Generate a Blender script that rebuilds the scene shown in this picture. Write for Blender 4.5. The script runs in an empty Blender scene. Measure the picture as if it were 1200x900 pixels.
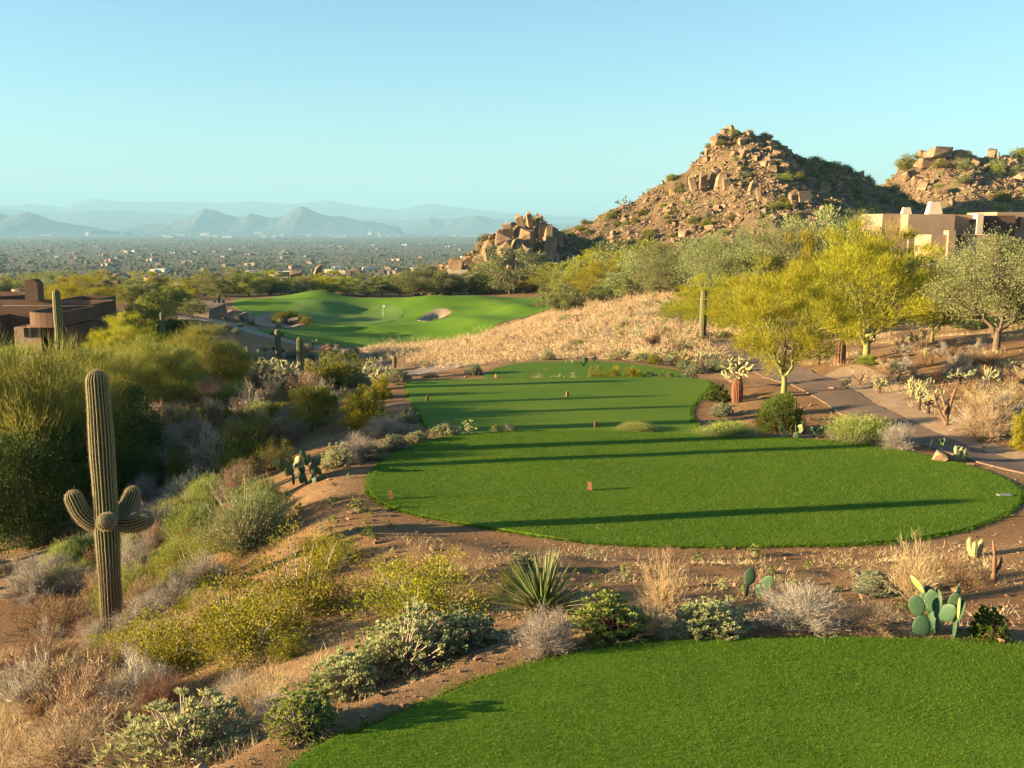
import bpy, bmesh, math, random
import numpy as np
from mathutils import Vector, Matrix, Euler, geometry

# ---------------------------------------------------------------- camera, sky, sun, exposure
SC = bpy.context.scene
COL = SC.collection
F = 1152.0                       # focal length in photograph pixels (1200 wide)
PITCH = math.atan(185.0 / F)
cam = bpy.data.cameras.new('camera')
cam.sensor_width = 36.0
cam.lens = F / 1200.0 * 36.0
cam.clip_start = 0.1
cam.clip_end = 200000.0
camo = bpy.data.objects.new('camera', cam)
camo.location = (0, 0, 0)
camo.rotation_euler = (math.pi / 2 - PITCH, 0, 0)
COL.objects.link(camo)
SC.camera = camo

SUN_EL = math.radians(10.5)
SUN_AZ = math.radians(10.0)      # shadows run towards +x, turned this far towards +y
sun_dir = Vector((-math.cos(SUN_AZ) * math.cos(SUN_EL), -math.sin(SUN_AZ) * math.cos(SUN_EL), math.sin(SUN_EL)))
W = bpy.data.worlds.new('World')
SC.world = W
W.use_nodes = True
nt = W.node_tree
bg = nt.nodes['Background']
sky = nt.nodes.new('ShaderNodeTexSky')
sky.sky_type = 'NISHITA'
sky.sun_disc = False
sky.sun_elevation = SUN_EL
sky.sun_rotation = math.atan2(sun_dir.x, sun_dir.y)
sky.air_density = 1.0
sky.dust_density = 0.6
sky.ozone_density = 1.2
mixs = nt.nodes.new('ShaderNodeMix')
mixs.data_type = 'RGBA'; mixs.blend_type = 'MULTIPLY'
mixs.inputs[0].default_value = 1.0
mixs.inputs[7].default_value = (0.43, 0.64, 0.79, 1)
nt.links.new(sky.outputs[0], mixs.inputs[6])
nt.links.new(mixs.outputs[2], bg.inputs[0])
bg.inputs[1].default_value = 0.05

sl = bpy.data.lights.new('sun', 'SUN')
sl.energy = 5.0
sl.angle = math.radians(0.55)
sl.color = (1.0, 0.76, 0.42)
so = bpy.data.objects.new('sun', sl)
so.rotation_euler = sun_dir.to_track_quat('Z', 'Y').to_euler()
so.location = (-50, -10, 30)
COL.objects.link(so)
SC.view_settings.view_transform = 'Standard'
SC.view_settings.look = 'None'
SC.view_settings.exposure = 2.82
SC.view_settings.gamma = 1.0
SC.view_settings.use_curve_mapping = False
SC.cycles.max_bounces = 6
SC.cycles.diffuse_bounces = 2
SC.cycles.transmission_bounces = 3
SC.cycles.volume_bounces = 0
SC.cycles.transparent_max_bounces = 8
SC.cycles.use_denoising = True
RNG = np.random.default_rng(7)
random.seed(7)

# ---------------------------------------------------------------- small helpers
CP, SP = math.cos(PITCH), math.sin(PITCH)
def ray(px, py):
    u = (px - 600.0) / F; v = (450.0 - py) / F
    return np.array([u, CP + v * SP, -SP + v * CP])
def at_z(px, py, z):
    d = ray(px, py); return d * (z / d[2])
def at_y(px, py, Y):
    d = ray(px, py); return d * (Y / d[1])

def _h(ix, iy, seed):
    n = (ix.astype(np.int64) * 374761393 + iy.astype(np.int64) * 668265263 + seed * 974711) & 0xffffffff
    n = ((n ^ (n >> 13)) * 1274126177) & 0xffffffff
    n = n ^ (n >> 16)
    return (n & 0xffff) / 65535.0
def vnoise(x, y, seed=0):
    ix = np.floor(x); iy = np.floor(y)
    fx = x - ix; fy = y - iy
    fx = fx * fx * (3 - 2 * fx); fy = fy * fy * (3 - 2 * fy)
    ix = ix.astype(np.int64); iy = iy.astype(np.int64)
    a = _h(ix, iy, seed); b = _h(ix + 1, iy, seed); c = _h(ix, iy + 1, seed); d = _h(ix + 1, iy + 1, seed)
    return (a * (1 - fx) + b * fx) * (1 - fy) + (c * (1 - fx) + d * fx) * fy
def fbm(x, y, octv=4, seed=0):
    s = 0; a = 1; t = 0
    for i in range(octv):
        s = s + a * (vnoise(x * 2 ** i + 17.3 * i, y * 2 ** i - 9.1 * i, seed + i) - .5); t += a; a *= .5
    return s / t * 2

def sstep(a, b, x):
    t = np.clip((x - a) / (b - a), 0, 1); return t * t * (3 - 2 * t)

def sdf_poly(x, y, P):
    """signed distance to a closed polygon, negative inside"""
    d = np.full(x.shape, 1e9); ins = np.zeros(x.shape, bool)
    n = len(P)
    for i in range(n):
        ax, ay = P[i]; bx, by = P[(i + 1) % n]
        ex, ey = bx - ax, by - ay
        t = np.clip(((x - ax) * ex + (y - ay) * ey) / (ex * ex + ey * ey + 1e-12), 0, 1)
        d = np.minimum(d, np.hypot(x - ax - t * ex, y - ay - t * ey))
        c = ((ay > y) != (by > y)) & (x < (bx - ax) * (y - ay) / (by - ay + 1e-30) + ax)
        ins ^= c
    return np.where(ins, -d, d)

def smooth_loop(P, n=8):
    P = [np.array(p, float) for p in P]; out = []
    m = len(P)
    for i in range(m):
        p0, p1, p2, p3 = P[i - 1], P[i], P[(i + 1) % m], P[(i + 2) % m]
        for k in range(n):
            t = k / n
            out.append(.5 * ((2 * p1) + (-p0 + p2) * t + (2 * p0 - 5 * p1 + 4 * p2 - p3) * t * t + (-p0 + 3 * p1 - 3 * p2 + p3) * t ** 3))
    return np.array(out)[:, :2]

# ---------------------------------------------------------------- ground plan
Z_FRONT, Z_MID, Z_SECOND, Z_THIRD = -3.4, -5.6, -6.15, -6.85
def loop_at(pts, z, n=6):
    return smooth_loop([at_z(a, b, z)[:2] for a, b in pts], n)
front_pts = [at_z(a, b, Z_FRONT)[:2] for a, b in [(340, 900), (420, 862), (500, 825), (600, 786), (700, 763), (800, 753), (950, 750), (1100, 752), (1220, 760)]]
front_pts += [np.array(p) for p in [(6.5, 7.3), (8.2, 5.5), (8.5, 2.5), (7, -2), (3, -4.5), (-2, -4), (-3.6, -1), (-3, 2.5)]]
FRONT = smooth_loop(front_pts, 6)
MID = loop_at([(432, 572), (440, 550), (470, 528), (520, 513), (600, 506), (700, 505), (830, 511), (920, 514), (1000, 520), (1080, 533), (1150, 551), (1190, 570), (1196, 583), (1180, 600), (1130, 620), (1050, 634), (950, 639), (800, 640), (680, 634), (570, 618), (490, 603), (450, 590)], Z_MID)
SECOND = loop_at([(477, 450), (520, 446), (600, 444), (700, 443), (790, 443), (828, 447), (828, 458), (815, 470), (808, 485), (816, 498), (826, 509), (800, 512), (650, 511), (530, 511), (503, 502), (488, 480)], Z_SECOND)
THIRD = loop_at([(566, 441), (585, 431), (620, 425), (700, 424), (760, 429), (800, 437), (810, 450), (760, 456), (650, 455), (590, 449)], Z_THIRD)

CTRL = [  # (px, py, distance) on the ground of the photograph
 (107, 745, 18.6), (50, 640, 27), (20, 650, 26), (60, 610, 30), (0, 700, 20), (0, 780, 14), (200, 880, 8.7), (50, 880, 9.5),
 (200, 760, 13.2), (300, 800, 10.2), (400, 760, 10.6), (330, 640, 18), (250, 690, 17), (430, 620, 17.2), (420, 580, 20.5), (400, 620, 17.6),
 (350, 560, 23), (300, 600, 21.5), (230, 600, 25), (150, 560, 30), (260, 520, 33), (200, 500, 37), (120, 500, 40), (380, 530, 27),
 (440, 520, 28), (470, 490, 33), (400, 490, 34), (330, 490, 37), (460, 450, 43), (400, 450, 46), (320, 450, 55), (250, 450, 55), (160, 450, 55), (60, 470, 50),
 (500, 830, 7.9), (600, 800, 8.1), (720, 745, 9.3), (600, 750, 10), (900, 740, 9.2), (1120, 745, 9), (1180, 750, 9),
 (500, 700, 12.8), (700, 700, 12.6), (900, 700, 12.2), (1100, 700, 11.8), (1190, 680, 12), (700, 655, 15.6), (900, 655, 15.4), (1100, 645, 15.6), (1165, 645, 15.2), (560, 640, 16.2),
 (1180, 545, 23.3), (1130, 500, 28), (1180, 510, 26.5), (1060, 520, 26.5), (960, 450, 37.5), (925, 460, 35), (880, 490, 30), (1060, 480, 31), (1000, 440, 39), (900, 425, 50), (900, 440, 43),
 (1100, 440, 37), (1180, 440, 34), (1150, 420, 39), (1060, 420, 43), (1200, 400, 42), (1130, 400, 46), (1020, 410, 48), (1100, 385, 60), (1200, 370, 60),
 (1100, 350, 90), (1100, 305, 128), (1200, 305, 128), (1000, 330, 120), (950, 380, 75), (860, 400, 65), (800, 400, 68), (850, 350, 110),
 (700, 420, 60), (620, 422, 60), (515, 435, 62), (450, 440, 62), (530, 410, 92), (600, 400, 92), (700, 385, 88), (760, 350, 108), (700, 365, 112), (650, 372, 125),
 (430, 410, 120), (350, 410, 115), (324, 425, 80), (350, 440, 72), (300, 430, 75), (260, 400, 100), (250, 375, 135), (200, 400, 100), (100, 430, 76), (20, 430, 76), (150, 370, 140), (100, 350, 190),
 (400, 405, 142), (500, 403, 142), (560, 394, 146), (620, 371, 165), (668, 356, 182), (640, 352, 195), (560, 349, 208), (500, 353, 205), (450, 352, 212), (400, 350, 214), (372, 343, 212), (340, 349, 208), (300, 352, 205), (275, 360, 190),
 (450, 372, 183), (400, 372, 182), (508, 372, 178), (320, 372, 172), (300, 388, 150), (450, 390, 158), (550, 375, 172), (600, 362, 182),
 (700, 335, 190), (650, 345, 210), (600, 343, 240), (560, 345, 245), (450, 345, 260), (300, 345, 260), (150, 340, 290), (50, 338, 300), (800, 320, 190), (950, 310, 190), (1150, 290, 180),
 (200, 334, 520), (600, 334, 520), (1000, 300, 420), (0, 334, 520), (400, 334, 520),
]
CT = [at_y(*c) for c in CTRL]
# points on tee levels and around the frame so the sheet stays sensible outside the picture
for P, z in ((FRONT, Z_FRONT), (MID, Z_MID), (SECOND, Z_SECOND), (THIRD, Z_THIRD)):
    for q in P[::9]: CT.append(np.array([q[0], q[1], z - .03]))
    CT.append(np.array([P[:, 0].mean(), P[:, 1].mean(), z - .03]))
CT += [np.array(p, float) for p in [
 (-9, 3, -5.2), (-14, 8, -6.9), (-20, 16, -8.8), (-30, 30, -10), (-45, 50, -11), (-80, 80, -12), (-12, -5, -5.5), (-30, 0, -8), (-60, 20, -10), (0, -12, -3.3), (0, -40, -3), (-40, -40, -6), (12, 0, -3.3), (20, 10, -4.2), (30, 0, -3),
 (40, -40, -1), (18, 20, -5.6), (30, 30, -4.2), (45, 45, -3), (60, 60, -2), (100, 60, 4), (120, 120, 4), (160, 200, 6), (-150, 100, -16), (-200, 200, -20), (-200, 0, -18), (200, 0, 8), (0, -200, 0), (-200, -200, -10), (200, -200, 10), (200, 150, 10), (300, 300, 10), (-300, 400, -40), (-400, 100, -35), (400, 0, 15)]]
CT = np.array(CT)
def warp(x, y):
    r = np.hypot(x, y) + 1e-6
    k = 25 * np.arcsinh(r / 25) / r
    return x * k, y * k
wx, wy = warp(CT[:, 0], CT[:, 1])
def _phi(r): return r
_n = len(CT)
_A = np.zeros((_n + 3, _n + 3))
_A[:_n, :_n] = _phi(np.hypot(wx[:, None] - wx[None], wy[:, None] - wy[None])) + np.eye(_n) * -.25
_A[:_n, _n] = 1; _A[:_n, _n + 1] = wx; _A[:_n, _n + 2] = wy
_A[_n:, :_n] = _A[:_n, _n:].T
_w = np.linalg.solve(_A, np.concatenate([CT[:, 2], [0, 0, 0]]))
def rbf(x, y):
    qx, qy = warp(x, y)
    out = np.empty(qx.shape)
    step = 20000
    fx, fy, fo = qx.ravel(), qy.ravel(), out.ravel()
    for i in range(0, len(fx), step):
        a, b = fx[i:i + step], fy[i:i + step]
        fo[i:i + step] = _phi(np.hypot(a[:, None] - wx[None], b[:, None] - wy[None])) @ _w[:_n] + _w[_n] + _w[_n + 1] * a + _w[_n + 2] * b
    return fo.reshape(qx.shape)

def valley(r):
    lr = np.log(np.maximum(r, 1.0))
    return np.interp(lr, np.log([1, 300, 520, 1000, 2000, 4000, 8000, 14000, 25000, 70000]), [-14, -20, -32, -50, -70, -92, -110, -120, -124, -126])

# ridges: (distance of crest, [(px, crest height px above horizon=265)], half width in front, half width behind, base level)
RIDGES = [
 (330, [(560, 300), (600, 285), (640, 277), (660, 271), (700, 257), (740, 239), (780, 214), (800, 204), (818, 192), (832, 170), (850, 157), (868, 154), (890, 159), (908, 172), (925, 183), (960, 196), (1000, 210), (1025, 222), (1060, 240), (1120, 262), (1250, 285)], 125, 90),
 (400, [(960, 285), (1000, 238), (1040, 216), (1060, 198), (1080, 182), (1105, 180), (1125, 184), (1160, 184), (1200, 184), (1300, 170), (1420, 190), (1560, 230)], 150, 120),
 (275, [(500, 325), (520, 312), (540, 306), (560, 292), (580, 277), (600, 266), (620, 260), (640, 266), (655, 274), (680, 282), (760, 305)], 55, 50),
]
def ridge_h(x, y):
    out = np.full(x.shape, -1e9)
    for k, (Y, prof, wf, wb) in enumerate(RIDGES):
        X = [at_y(p, 265, Y)[0] for p, _ in prof]; Hh = [at_y(600, q, Y)[2] for _, q in prof]
        wob = 12 * fbm(x / 60, x * 0 + k * 7.7, 2, 31 + k)
        yy = y - (Y + wob)
        crest = np.interp(x, X, Hh, left=-60, right=-60)
        t = np.where(yy < 0, -yy / wf, yy / wb)
        out = np.maximum(out, np.where(t < 1.7, crest - np.maximum(crest + 24, 9) * np.clip(t, 0, 3) ** 0.92, -1e9))
    return out

LAWNS = []   # filled below: (polygon, depth) under which the ground sheet is lowered
def base_height(x, y):
    x = np.asarray(x, float); y = np.asarray(y, float)
    r = np.hypot(x, y)
    h = rbf(x, y)
    v = valley(r)
    ang_right = sstep(0.35, 0.9, np.arctan2(x, np.maximum(y, 1e-3)))      # high ground on the right
    k = sstep(260, 520, r)
    h = h * (1 - k) + v * k
    h += 25 * ang_right * sstep(300, 500, r) * (1 - sstep(900, 2500, r))
    # small relief of natural ground
    n = fbm(x / 3.1, y / 3.1, 4, 3) * .16 + fbm(x / .7, y / .7, 2, 9) * .03
    h = h + n * sstep(3, 12, r) * (1 - sstep(400, 800, r))
    rh = ridge_h(x, y)
    rough = fbm(x / 22, y / 22, 4, 50) * 3.6 + (1 - 2 * np.abs(fbm(x / 8, y / 8, 3, 77))) * 1.3 - .6
    rh = rh + rough * sstep(0, 12, rh - h + 4)
    h = np.where(rh > h - 6, np.logaddexp(h / 2.0, np.clip(rh, -500, 500) / 2.0) * 2.0, h)
    return h
def green_bumps(x, y):
    b = np.zeros(np.shape(x))
    for (px, Y, a, sx, sy) in [(372, 207, 1.2, 9, 7), (300, 196, 1.0, 9, 8), (335, 203, -.6, 5, 5), (455, 203, 1.1, 9, 7), (500, 198, 1.0, 6, 7), (548, 200, 1.2, 8, 8),
                                (545, 166, 1.1, 5, 7), (480, 150, -.7, 10, 5), (440, 163, .8, 9, 3.5), (520, 184, .9, 5, 4), (590, 185, .8, 5, 9), (400, 150, .5, 8, 3), (380, 193, .9, 5, 5), (420, 190, -.6, 6, 6), (570, 160, .6, 4, 6), (610, 176, .9, 3.5, 6)]:
        cx = (px - 600) / F * Y
        b += .95 * a * np.exp(-((x - cx) / sx) ** 2 - ((y - Y) / sy) ** 2)
    return b
GREEN_PX = [(287, 391, 146), (300, 388, 150), (325, 385, 155), (352, 381, 160), (362, 377, 166), (352, 370, 172), (330, 368, 176), (300, 372, 172), (285, 366, 180), (272, 358, 190), (285, 352, 202), (310, 352, 206), (345, 346, 214), (372, 340, 216), (400, 348, 219), (450, 350, 219),
            (500, 348, 216), (560, 347, 214), (605, 347, 208), (640, 351, 202), (672, 354, 188), (655, 360, 175), (625, 369, 166), (585, 381, 156), (560, 392, 147), (535, 400, 141), (490, 404, 139), (440, 406, 137), (390, 405, 138), (340, 400, 141), (305, 395, 143)]
GREEN = smooth_loop([at_y(*p)[:2] for p in GREEN_PX], 5)
PUTT = smooth_loop([at_y(*p)[:2] for p in [(338, 372, 184), (360, 380, 172), (410, 383, 168), (455, 378, 174), (474, 370, 185), (465, 362, 195), (430, 359, 199), (385, 361, 198), (350, 365, 194)]], 5)
BUNK1 = smooth_loop([at_y(*p)[:2] for p in [(489, 372, 175), (500, 375, 172), (513, 374, 174), (524, 371, 178), (530, 368, 181), (515, 367, 183), (499, 368, 181)]], 5)
BUNK2 = smooth_loop([at_y(*p)[:2] for p in [(293, 377, 160), (312, 380, 157), (345, 379, 160), (358, 373, 168), (340, 367, 175), (318, 365, 178), (300, 370, 171)]], 5)

def height(x, y, lower=False):
    x = np.asarray(x, float); y = np.asarray(y, float)
    h = base_height(x, y)
    near = (np.abs(x) < 90) & (y > -10) & (y < 260)
    if near.any():
        xs, ys, hs = x[near], y[near], h[near]
        for P, z, m in ((FRONT, Z_FRONT, .1), (MID, Z_MID, 1.2), (SECOND, Z_SECOND, 1.4), (THIRD, Z_THIRD, 1.4)):
            d = sdf_poly(xs, ys, P)
            k = 1 - sstep(.25, m + .9, d)
            hs = hs * (1 - k) + (z - .02) * k
            if lower: hs = hs - .12 * sstep(.05, .35, -d)
        hs = hs + green_bumps(xs, ys)
        d1, d2 = sdf_poly(xs, ys, BUNK1), sdf_poly(xs, ys, BUNK2)
        hs = hs - .9 * sstep(0, 3.0, -d1) - .6 * sstep(0, 2.5, -d2)
        if lower:
            d = sdf_poly(xs, ys, GREEN); hs = hs - .6 * sstep(.3, 2.5, -d)
        h = h.copy(); h[near] = hs
    return h
def H(x, y): return float(height(np.array([x]), np.array([y]))[0])
def at(px, py, ymin=4.0, ymax=900.0):
    """the point of the ground seen at a place of the photograph"""
    d = ray(px, py); t = np.geomspace(ymin, ymax, 240) / d[1]
    g = height(d[0] * t, d[1] * t); below = d[2] * t < g
    i = int(np.argmax(below)) if below.any() else len(t) - 1
    if i > 0:
        a, b = t[i - 1], t[i]
        tt = np.linspace(a, b, 20); g = height(d[0] * tt, d[1] * tt)
        j = int(np.argmax(d[2] * tt < g)) if (d[2] * tt < g).any() else 19
        t0 = tt[j]
    else: t0 = t[0]
    x, y = d[0] * t0, d[1] * t0
    return np.array([x, y, H(x, y)])

# ---------------------------------------------------------------- materials
def new_mat(name, rough=.9, spec=.2):
    m = bpy.data.materials.new(name); m.use_nodes = True
    p = m.node_tree.nodes['Principled BSDF']
    p.inputs['Roughness'].default_value = rough
    p.inputs['Specular IOR Level'].default_value = spec
    return m, m.node_tree, p
def N(t, kind, **kw):
    n = t.nodes.new(kind)
    for k, v in kw.items(): setattr(n, k, v)
    return n
def ramp(t, fac, stops, interp='LINEAR'):
    r = N(t, 'ShaderNodeValToRGB'); r.color_ramp.interpolation = interp
    e = r.color_ramp.elements
    while len(e) < len(stops): e.new(.5)
    for k, (p, c) in enumerate(stops):
        e[k].position = p; e[k].color = (*c, 1) if len(c) == 3 else c
    t.links.new(fac, r.inputs[0]); return r.outputs[0]
def noise(t, scale, detail=4, rough=.55, coord=None, dist=0.0):
    n = N(t, 'ShaderNodeTexNoise'); n.inputs['Scale'].default_value = scale; n.inputs['Detail'].default_value = detail
    n.inputs['Roughness'].default_value = rough; n.inputs['Distortion'].default_value = dist
    if coord is not None: t.links.new(coord, n.inputs['Vector'])
    return n.outputs[0]
def mix(t, fac, a, b, mode='MIX'):
    n = N(t, 'ShaderNodeMix', data_type='RGBA', blend_type=mode)
    for i, v in ((0, fac), (6, a), (7, b)):
        if isinstance(v, bpy.types.NodeSocket): t.links.new(v, n.inputs[i])
        elif i == 0: n.inputs[0].default_value = v
        else: n.inputs[i].default_value = (*v, 1)
    return n.outputs[2]
def fmath(t, op, a, b=0.0):
    n = N(t, 'ShaderNodeMath', operation=op)
    for i, v in ((0, a), (1, b)):
        if isinstance(v, bpy.types.NodeSocket): t.links.new(v, n.inputs[i])
        else: n.inputs[i].default_value = v
    return n.outputs[0]
def bump(t, p, h, strength=.5, dist=.02):
    b = N(t, 'ShaderNodeBump'); b.inputs['Strength'].default_value = strength; b.inputs['Distance'].default_value = dist
    t.links.new(h, b.inputs['Height']); t.links.new(b.outputs[0], p.inputs['Normal'])
def wcoord(t): return N(t, 'ShaderNodeTexCoord').outputs['Object']

def foliage_mat(name, cols, transl=.35, rough=.75):
    """leaves: a different tint for every leaf and a shift for every plant"""
    m, t, p = new_mat(name, rough, .15)
    g = N(t, 'ShaderNodeNewGeometry')
    n = len(cols)
    c = ramp(t, g.outputs['Random Per Island'], [(i / max(1, n - 1), c) for i, c in enumerate(cols)])
    o = N(t, 'ShaderNodeObjectInfo')
    hs = N(t, 'ShaderNodeHueSaturation')
    t.links.new(fmath(t, 'ADD', fmath(t, 'MULTIPLY', o.outputs['Random'], .03), .485), hs.inputs['Hue'])
    t.links.new(fmath(t, 'ADD', fmath(t, 'MULTIPLY', o.outputs['Random'], .3), .85), hs.inputs['Value'])
    t.links.new(c, hs.inputs['Color'])
    t.links.new(hs.outputs[0], p.inputs['Base Color'])
    if transl > 0:
        tr = N(t, 'ShaderNodeBsdfTranslucent'); t.links.new(hs.outputs[0], tr.inputs['Color'])
        ms = N(t, 'ShaderNodeMixShader'); ms.inputs[0].default_value = transl
        t.links.new(p.outputs[0], ms.inputs[1]); t.links.new(tr.outputs[0], ms.inputs[2])
        t.links.new(ms.outputs[0], t.nodes['Material Output'].inputs[0])
    return m
def plain_mat(name, a, b, scale=8, rough=.9, bstr=.4, bdist=.02, detail=6):
    m, t, p = new_mat(name, rough, .2)
    co = wcoord(t)
    n = noise(t, scale, detail, .6, co)
    t.links.new(ramp(t, n, [(.3, a), (.7, b)]), p.inputs['Base Color'])
    if bstr: bump(t, p, noise(t, scale * 3, 5, .65, co), bstr, bdist)
    return m

# ---------------------------------------------------------------- mesh helpers
def mesh_from(name, V, faces_list, smooth=False):
    """V (n,3); faces_list = list of (m,k) int arrays"""
    me = bpy.data.meshes.new(name)
    V = np.asarray(V, np.float32)
    faces_list = [np.asarray(f, np.int32) for f in faces_list if len(f)]
    me.vertices.add(len(V)); me.vertices.foreach_set('co', V.ravel())
    nl = sum(f.size for f in faces_list); npoly = sum(len(f) for f in faces_list)
    me.loops.add(nl); me.loops.foreach_set('vertex_index', np.concatenate([f.ravel() for f in faces_list]))
    me.polygons.add(npoly)
    tot = np.concatenate([np.full(len(f), f.shape[1], np.int32) for f in faces_list])
    st = np.concatenate([[0], np.cumsum(tot)[:-1]]).astype(np.int32)
    me.polygons.foreach_set('loop_start', st); me.polygons.foreach_set('loop_total', tot)
    me.polygons.foreach_set('use_smooth', np.full(npoly, bool(smooth)))
    me.update(calc_edges=True); me.validate()
    return me
class MB:
    """collects vertices and faces of ONE mesh"""
    def __init__(s): s.V = []; s.Q = []; s.T = []; s.n = 0
    def add(s, V, Q=None, T=None):
        V = np.asarray(V, float).reshape(-1, 3)
        if Q is not None and len(Q): s.Q.append(np.asarray(Q, int).reshape(-1, 4) + s.n)
        if T is not None and len(T): s.T.append(np.asarray(T, int).reshape(-1, 3) + s.n)
        s.V.append(V); s.n += len(V); return s
    def tube(s, P, R, k=6, cap=True):
        P = np.asarray(P, float); R = np.asarray(R, float); n = len(P)
        T = np.gradient(P, axis=0); T /= np.linalg.norm(T, axis=1)[:, None] + 1e-9
        a = np.array([1., 0, 0]) if abs(T[0][0]) < .8 else np.array([0, 1., 0])
        U = a - T * (T @ a)[:, None]; U /= np.linalg.norm(U, axis=1)[:, None] + 1e-9
        Vv = np.cross(T, U)
        ang = np.arange(k) * 2 * math.pi / k
        ring = P[:, None] + R[:, None, None] * (np.cos(ang)[None, :, None] * U[:, None] + np.sin(ang)[None, :, None] * Vv[:, None])
        V = ring.reshape(-1, 3)
        i = np.arange(n - 1)[:, None] * k; j = np.arange(k)[None]; j2 = (j + 1) % k
        Q = np.stack([i + j, i + j2, i + k + j2, i + k + j], -1).reshape(-1, 4)
        Tt = []
        if cap:
            V = np.vstack([V, P[-1] + T[-1] * R[-1] * .5]); e = n * k; b = (n - 1) * k
            Tt = [(b + q, b + (q + 1) % k, e) for q in range(k)]
        return s.add(V, Q, Tt)
    def box(s, c, size, rz=0.0, taper=1.0):
        x, y, z = np.array(size) / 2
        v = np.array([(sx * x * (taper if sz > 0 else 1), sy * y * (taper if sz > 0 else 1), sz * z) for sz in (-1, 1) for sy in (-1, 1) for sx in (-1, 1)], float)
        cr, sr = math.cos(rz), math.sin(rz)
        v = np.stack([v[:, 0] * cr - v[:, 1] * sr, v[:, 0] * sr + v[:, 1] * cr, v[:, 2]], 1) + np.array(c)
        return s.add(v, [(0, 2, 3, 1), (4, 5, 7, 6), (0, 1, 5, 4), (2, 6, 7, 3), (0, 4, 6, 2), (1, 3, 7, 5)])
    def prism(s, P, z0, z1, taper=1.0):
        """extruded outline (counter-clockwise list of x,y)"""
        P = np.asarray(P, float); n = len(P); c = P.mean(0)
        top = c + (P - c) * taper
        V = np.vstack([np.c_[P, np.full(n, z0)], np.c_[top, np.full(n, z1)], [[*c, z0]], [[*c, z1]]])
        Q = [(i, (i + 1) % n, n + (i + 1) % n, n + i) for i in range(n)]
        T = [((i + 1) % n, i, 2 * n) for i in range(n)] + [(n + i, n + (i + 1) % n, 2 * n + 1) for i in range(n)]
        return s.add(V, Q, T)
    def mesh(s, name, smooth=False):
        return mesh_from(name, np.vstack(s.V), [np.vstack(s.Q) if s.Q else np.zeros((0, 4)), np.vstack(s.T) if s.T else np.zeros((0, 3))], smooth)

def unit(v): return v / (np.linalg.norm(v, axis=-1, keepdims=True) + 1e-9)
def leaf_arrays(P, D, L, Wd, rng, kind='leaf'):
    """leaf: folded diamond of 4 vertices; twig: long thin triangle"""
    n = len(P); D = unit(D)
    S = unit(np.cross(D, unit(rng.normal(size=(n, 3)))))
    L = np.broadcast_to(L, n)[:, None]; Wd = np.broadcast_to(Wd, n)[:, None]
    if kind == 'twig':
        V = np.stack([P - S * Wd * .5, P + S * Wd * .5, P + D * L], 1).reshape(-1, 3)
        return V, None, np.arange(3 * n).reshape(-1, 3)
    Nn = np.cross(D, S)
    V = np.stack([P, P + D * L * .5 + S * Wd * .5 + Nn * Wd * .15, P + D * L, P + D * L * .5 - S * Wd * .5 + Nn * Wd * .15], 1).reshape(-1, 3)
    return V, np.arange(4 * n).reshape(-1, 4), None

def obj(name, me, mat=None, parent=None):
    if isinstance(me, MB): me = me.mesh(name)
    o = bpy.data.objects.new(name, me); COL.objects.link(o)
    if mat is not None and not me.materials: me.materials.append(mat)
    if parent is not None: o.parent = parent
    return o
def tag(o, label=None, cat=None, group=None, kind=None):
    if label: o['label'] = label
    if cat: o['category'] = cat
    if group: o['group'] = group
    if kind: o['kind'] = kind
    return o
def empty(name, loc=(0, 0, 0), rz=0.0):
    o = bpy.data.objects.new(name, None); COL.objects.link(o)
    o.location = loc; o.rotation_euler = (0, 0, rz); o.empty_display_size = .2
    return o

# ---------------------------------------------------------------- ground
def sheet(name, P, mat, off, step, skirt=.25, kind='structure', hfun=None, edge_drop=0.0):
    """a lawn, path or sand surface cut to an outline and laid on the ground's shape"""
    lo, hi = P.min(0), P.max(0)
    gx, gy = np.meshgrid(np.arange(lo[0], hi[0], step), np.arange(lo[1], hi[1], step))
    gx = gx.ravel() + RNG.uniform(-.2, .2, gx.size) * step; gy = gy.ravel() + RNG.uniform(-.2, .2, gy.size) * step
    ins = sdf_poly(gx, gy, P) < -step * .45
    pts = [Vector(p) for p in P] + [Vector(p) for p in zip(gx[ins], gy[ins])]
    n = len(P)
    vo, _, fo, *_ = geometry.delaunay_2d_cdt(pts, [(i, (i + 1) % n) for i in range(n)], [], 1, 1e-5)
    xy = np.array([tuple(v) for v in vo])
    hz = (hfun(xy[:, 0], xy[:, 1]) if hfun else height(xy[:, 0], xy[:, 1])) + off
    V = np.c_[xy, hz]
    T = []
    for f in fo:
        f = list(f)
        a, b, c = (xy[f[0]], xy[f[1]], xy[f[2]])
        if (b[0] - a[0]) * (c[1] - a[1]) - (b[1] - a[1]) * (c[0] - a[0]) < 0: f = f[::-1]
        T.append(f[:3])
    mb = MB().add(V, None, T)
    if skirt:
        hb = (hfun(P[:, 0], P[:, 1]) if hfun else height(P[:, 0], P[:, 1])) + off
        top = np.c_[P, hb - .001]; bot = np.c_[P, hb - skirt]
        mb.add(np.vstack([top, bot]), [(i, (i + 1) % n, n + (i + 1) % n, n + i) for i in range(n)])
    o = obj(name, mb.mesh(name, True), mat)
    if kind: o['kind'] = kind
    return o

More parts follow.
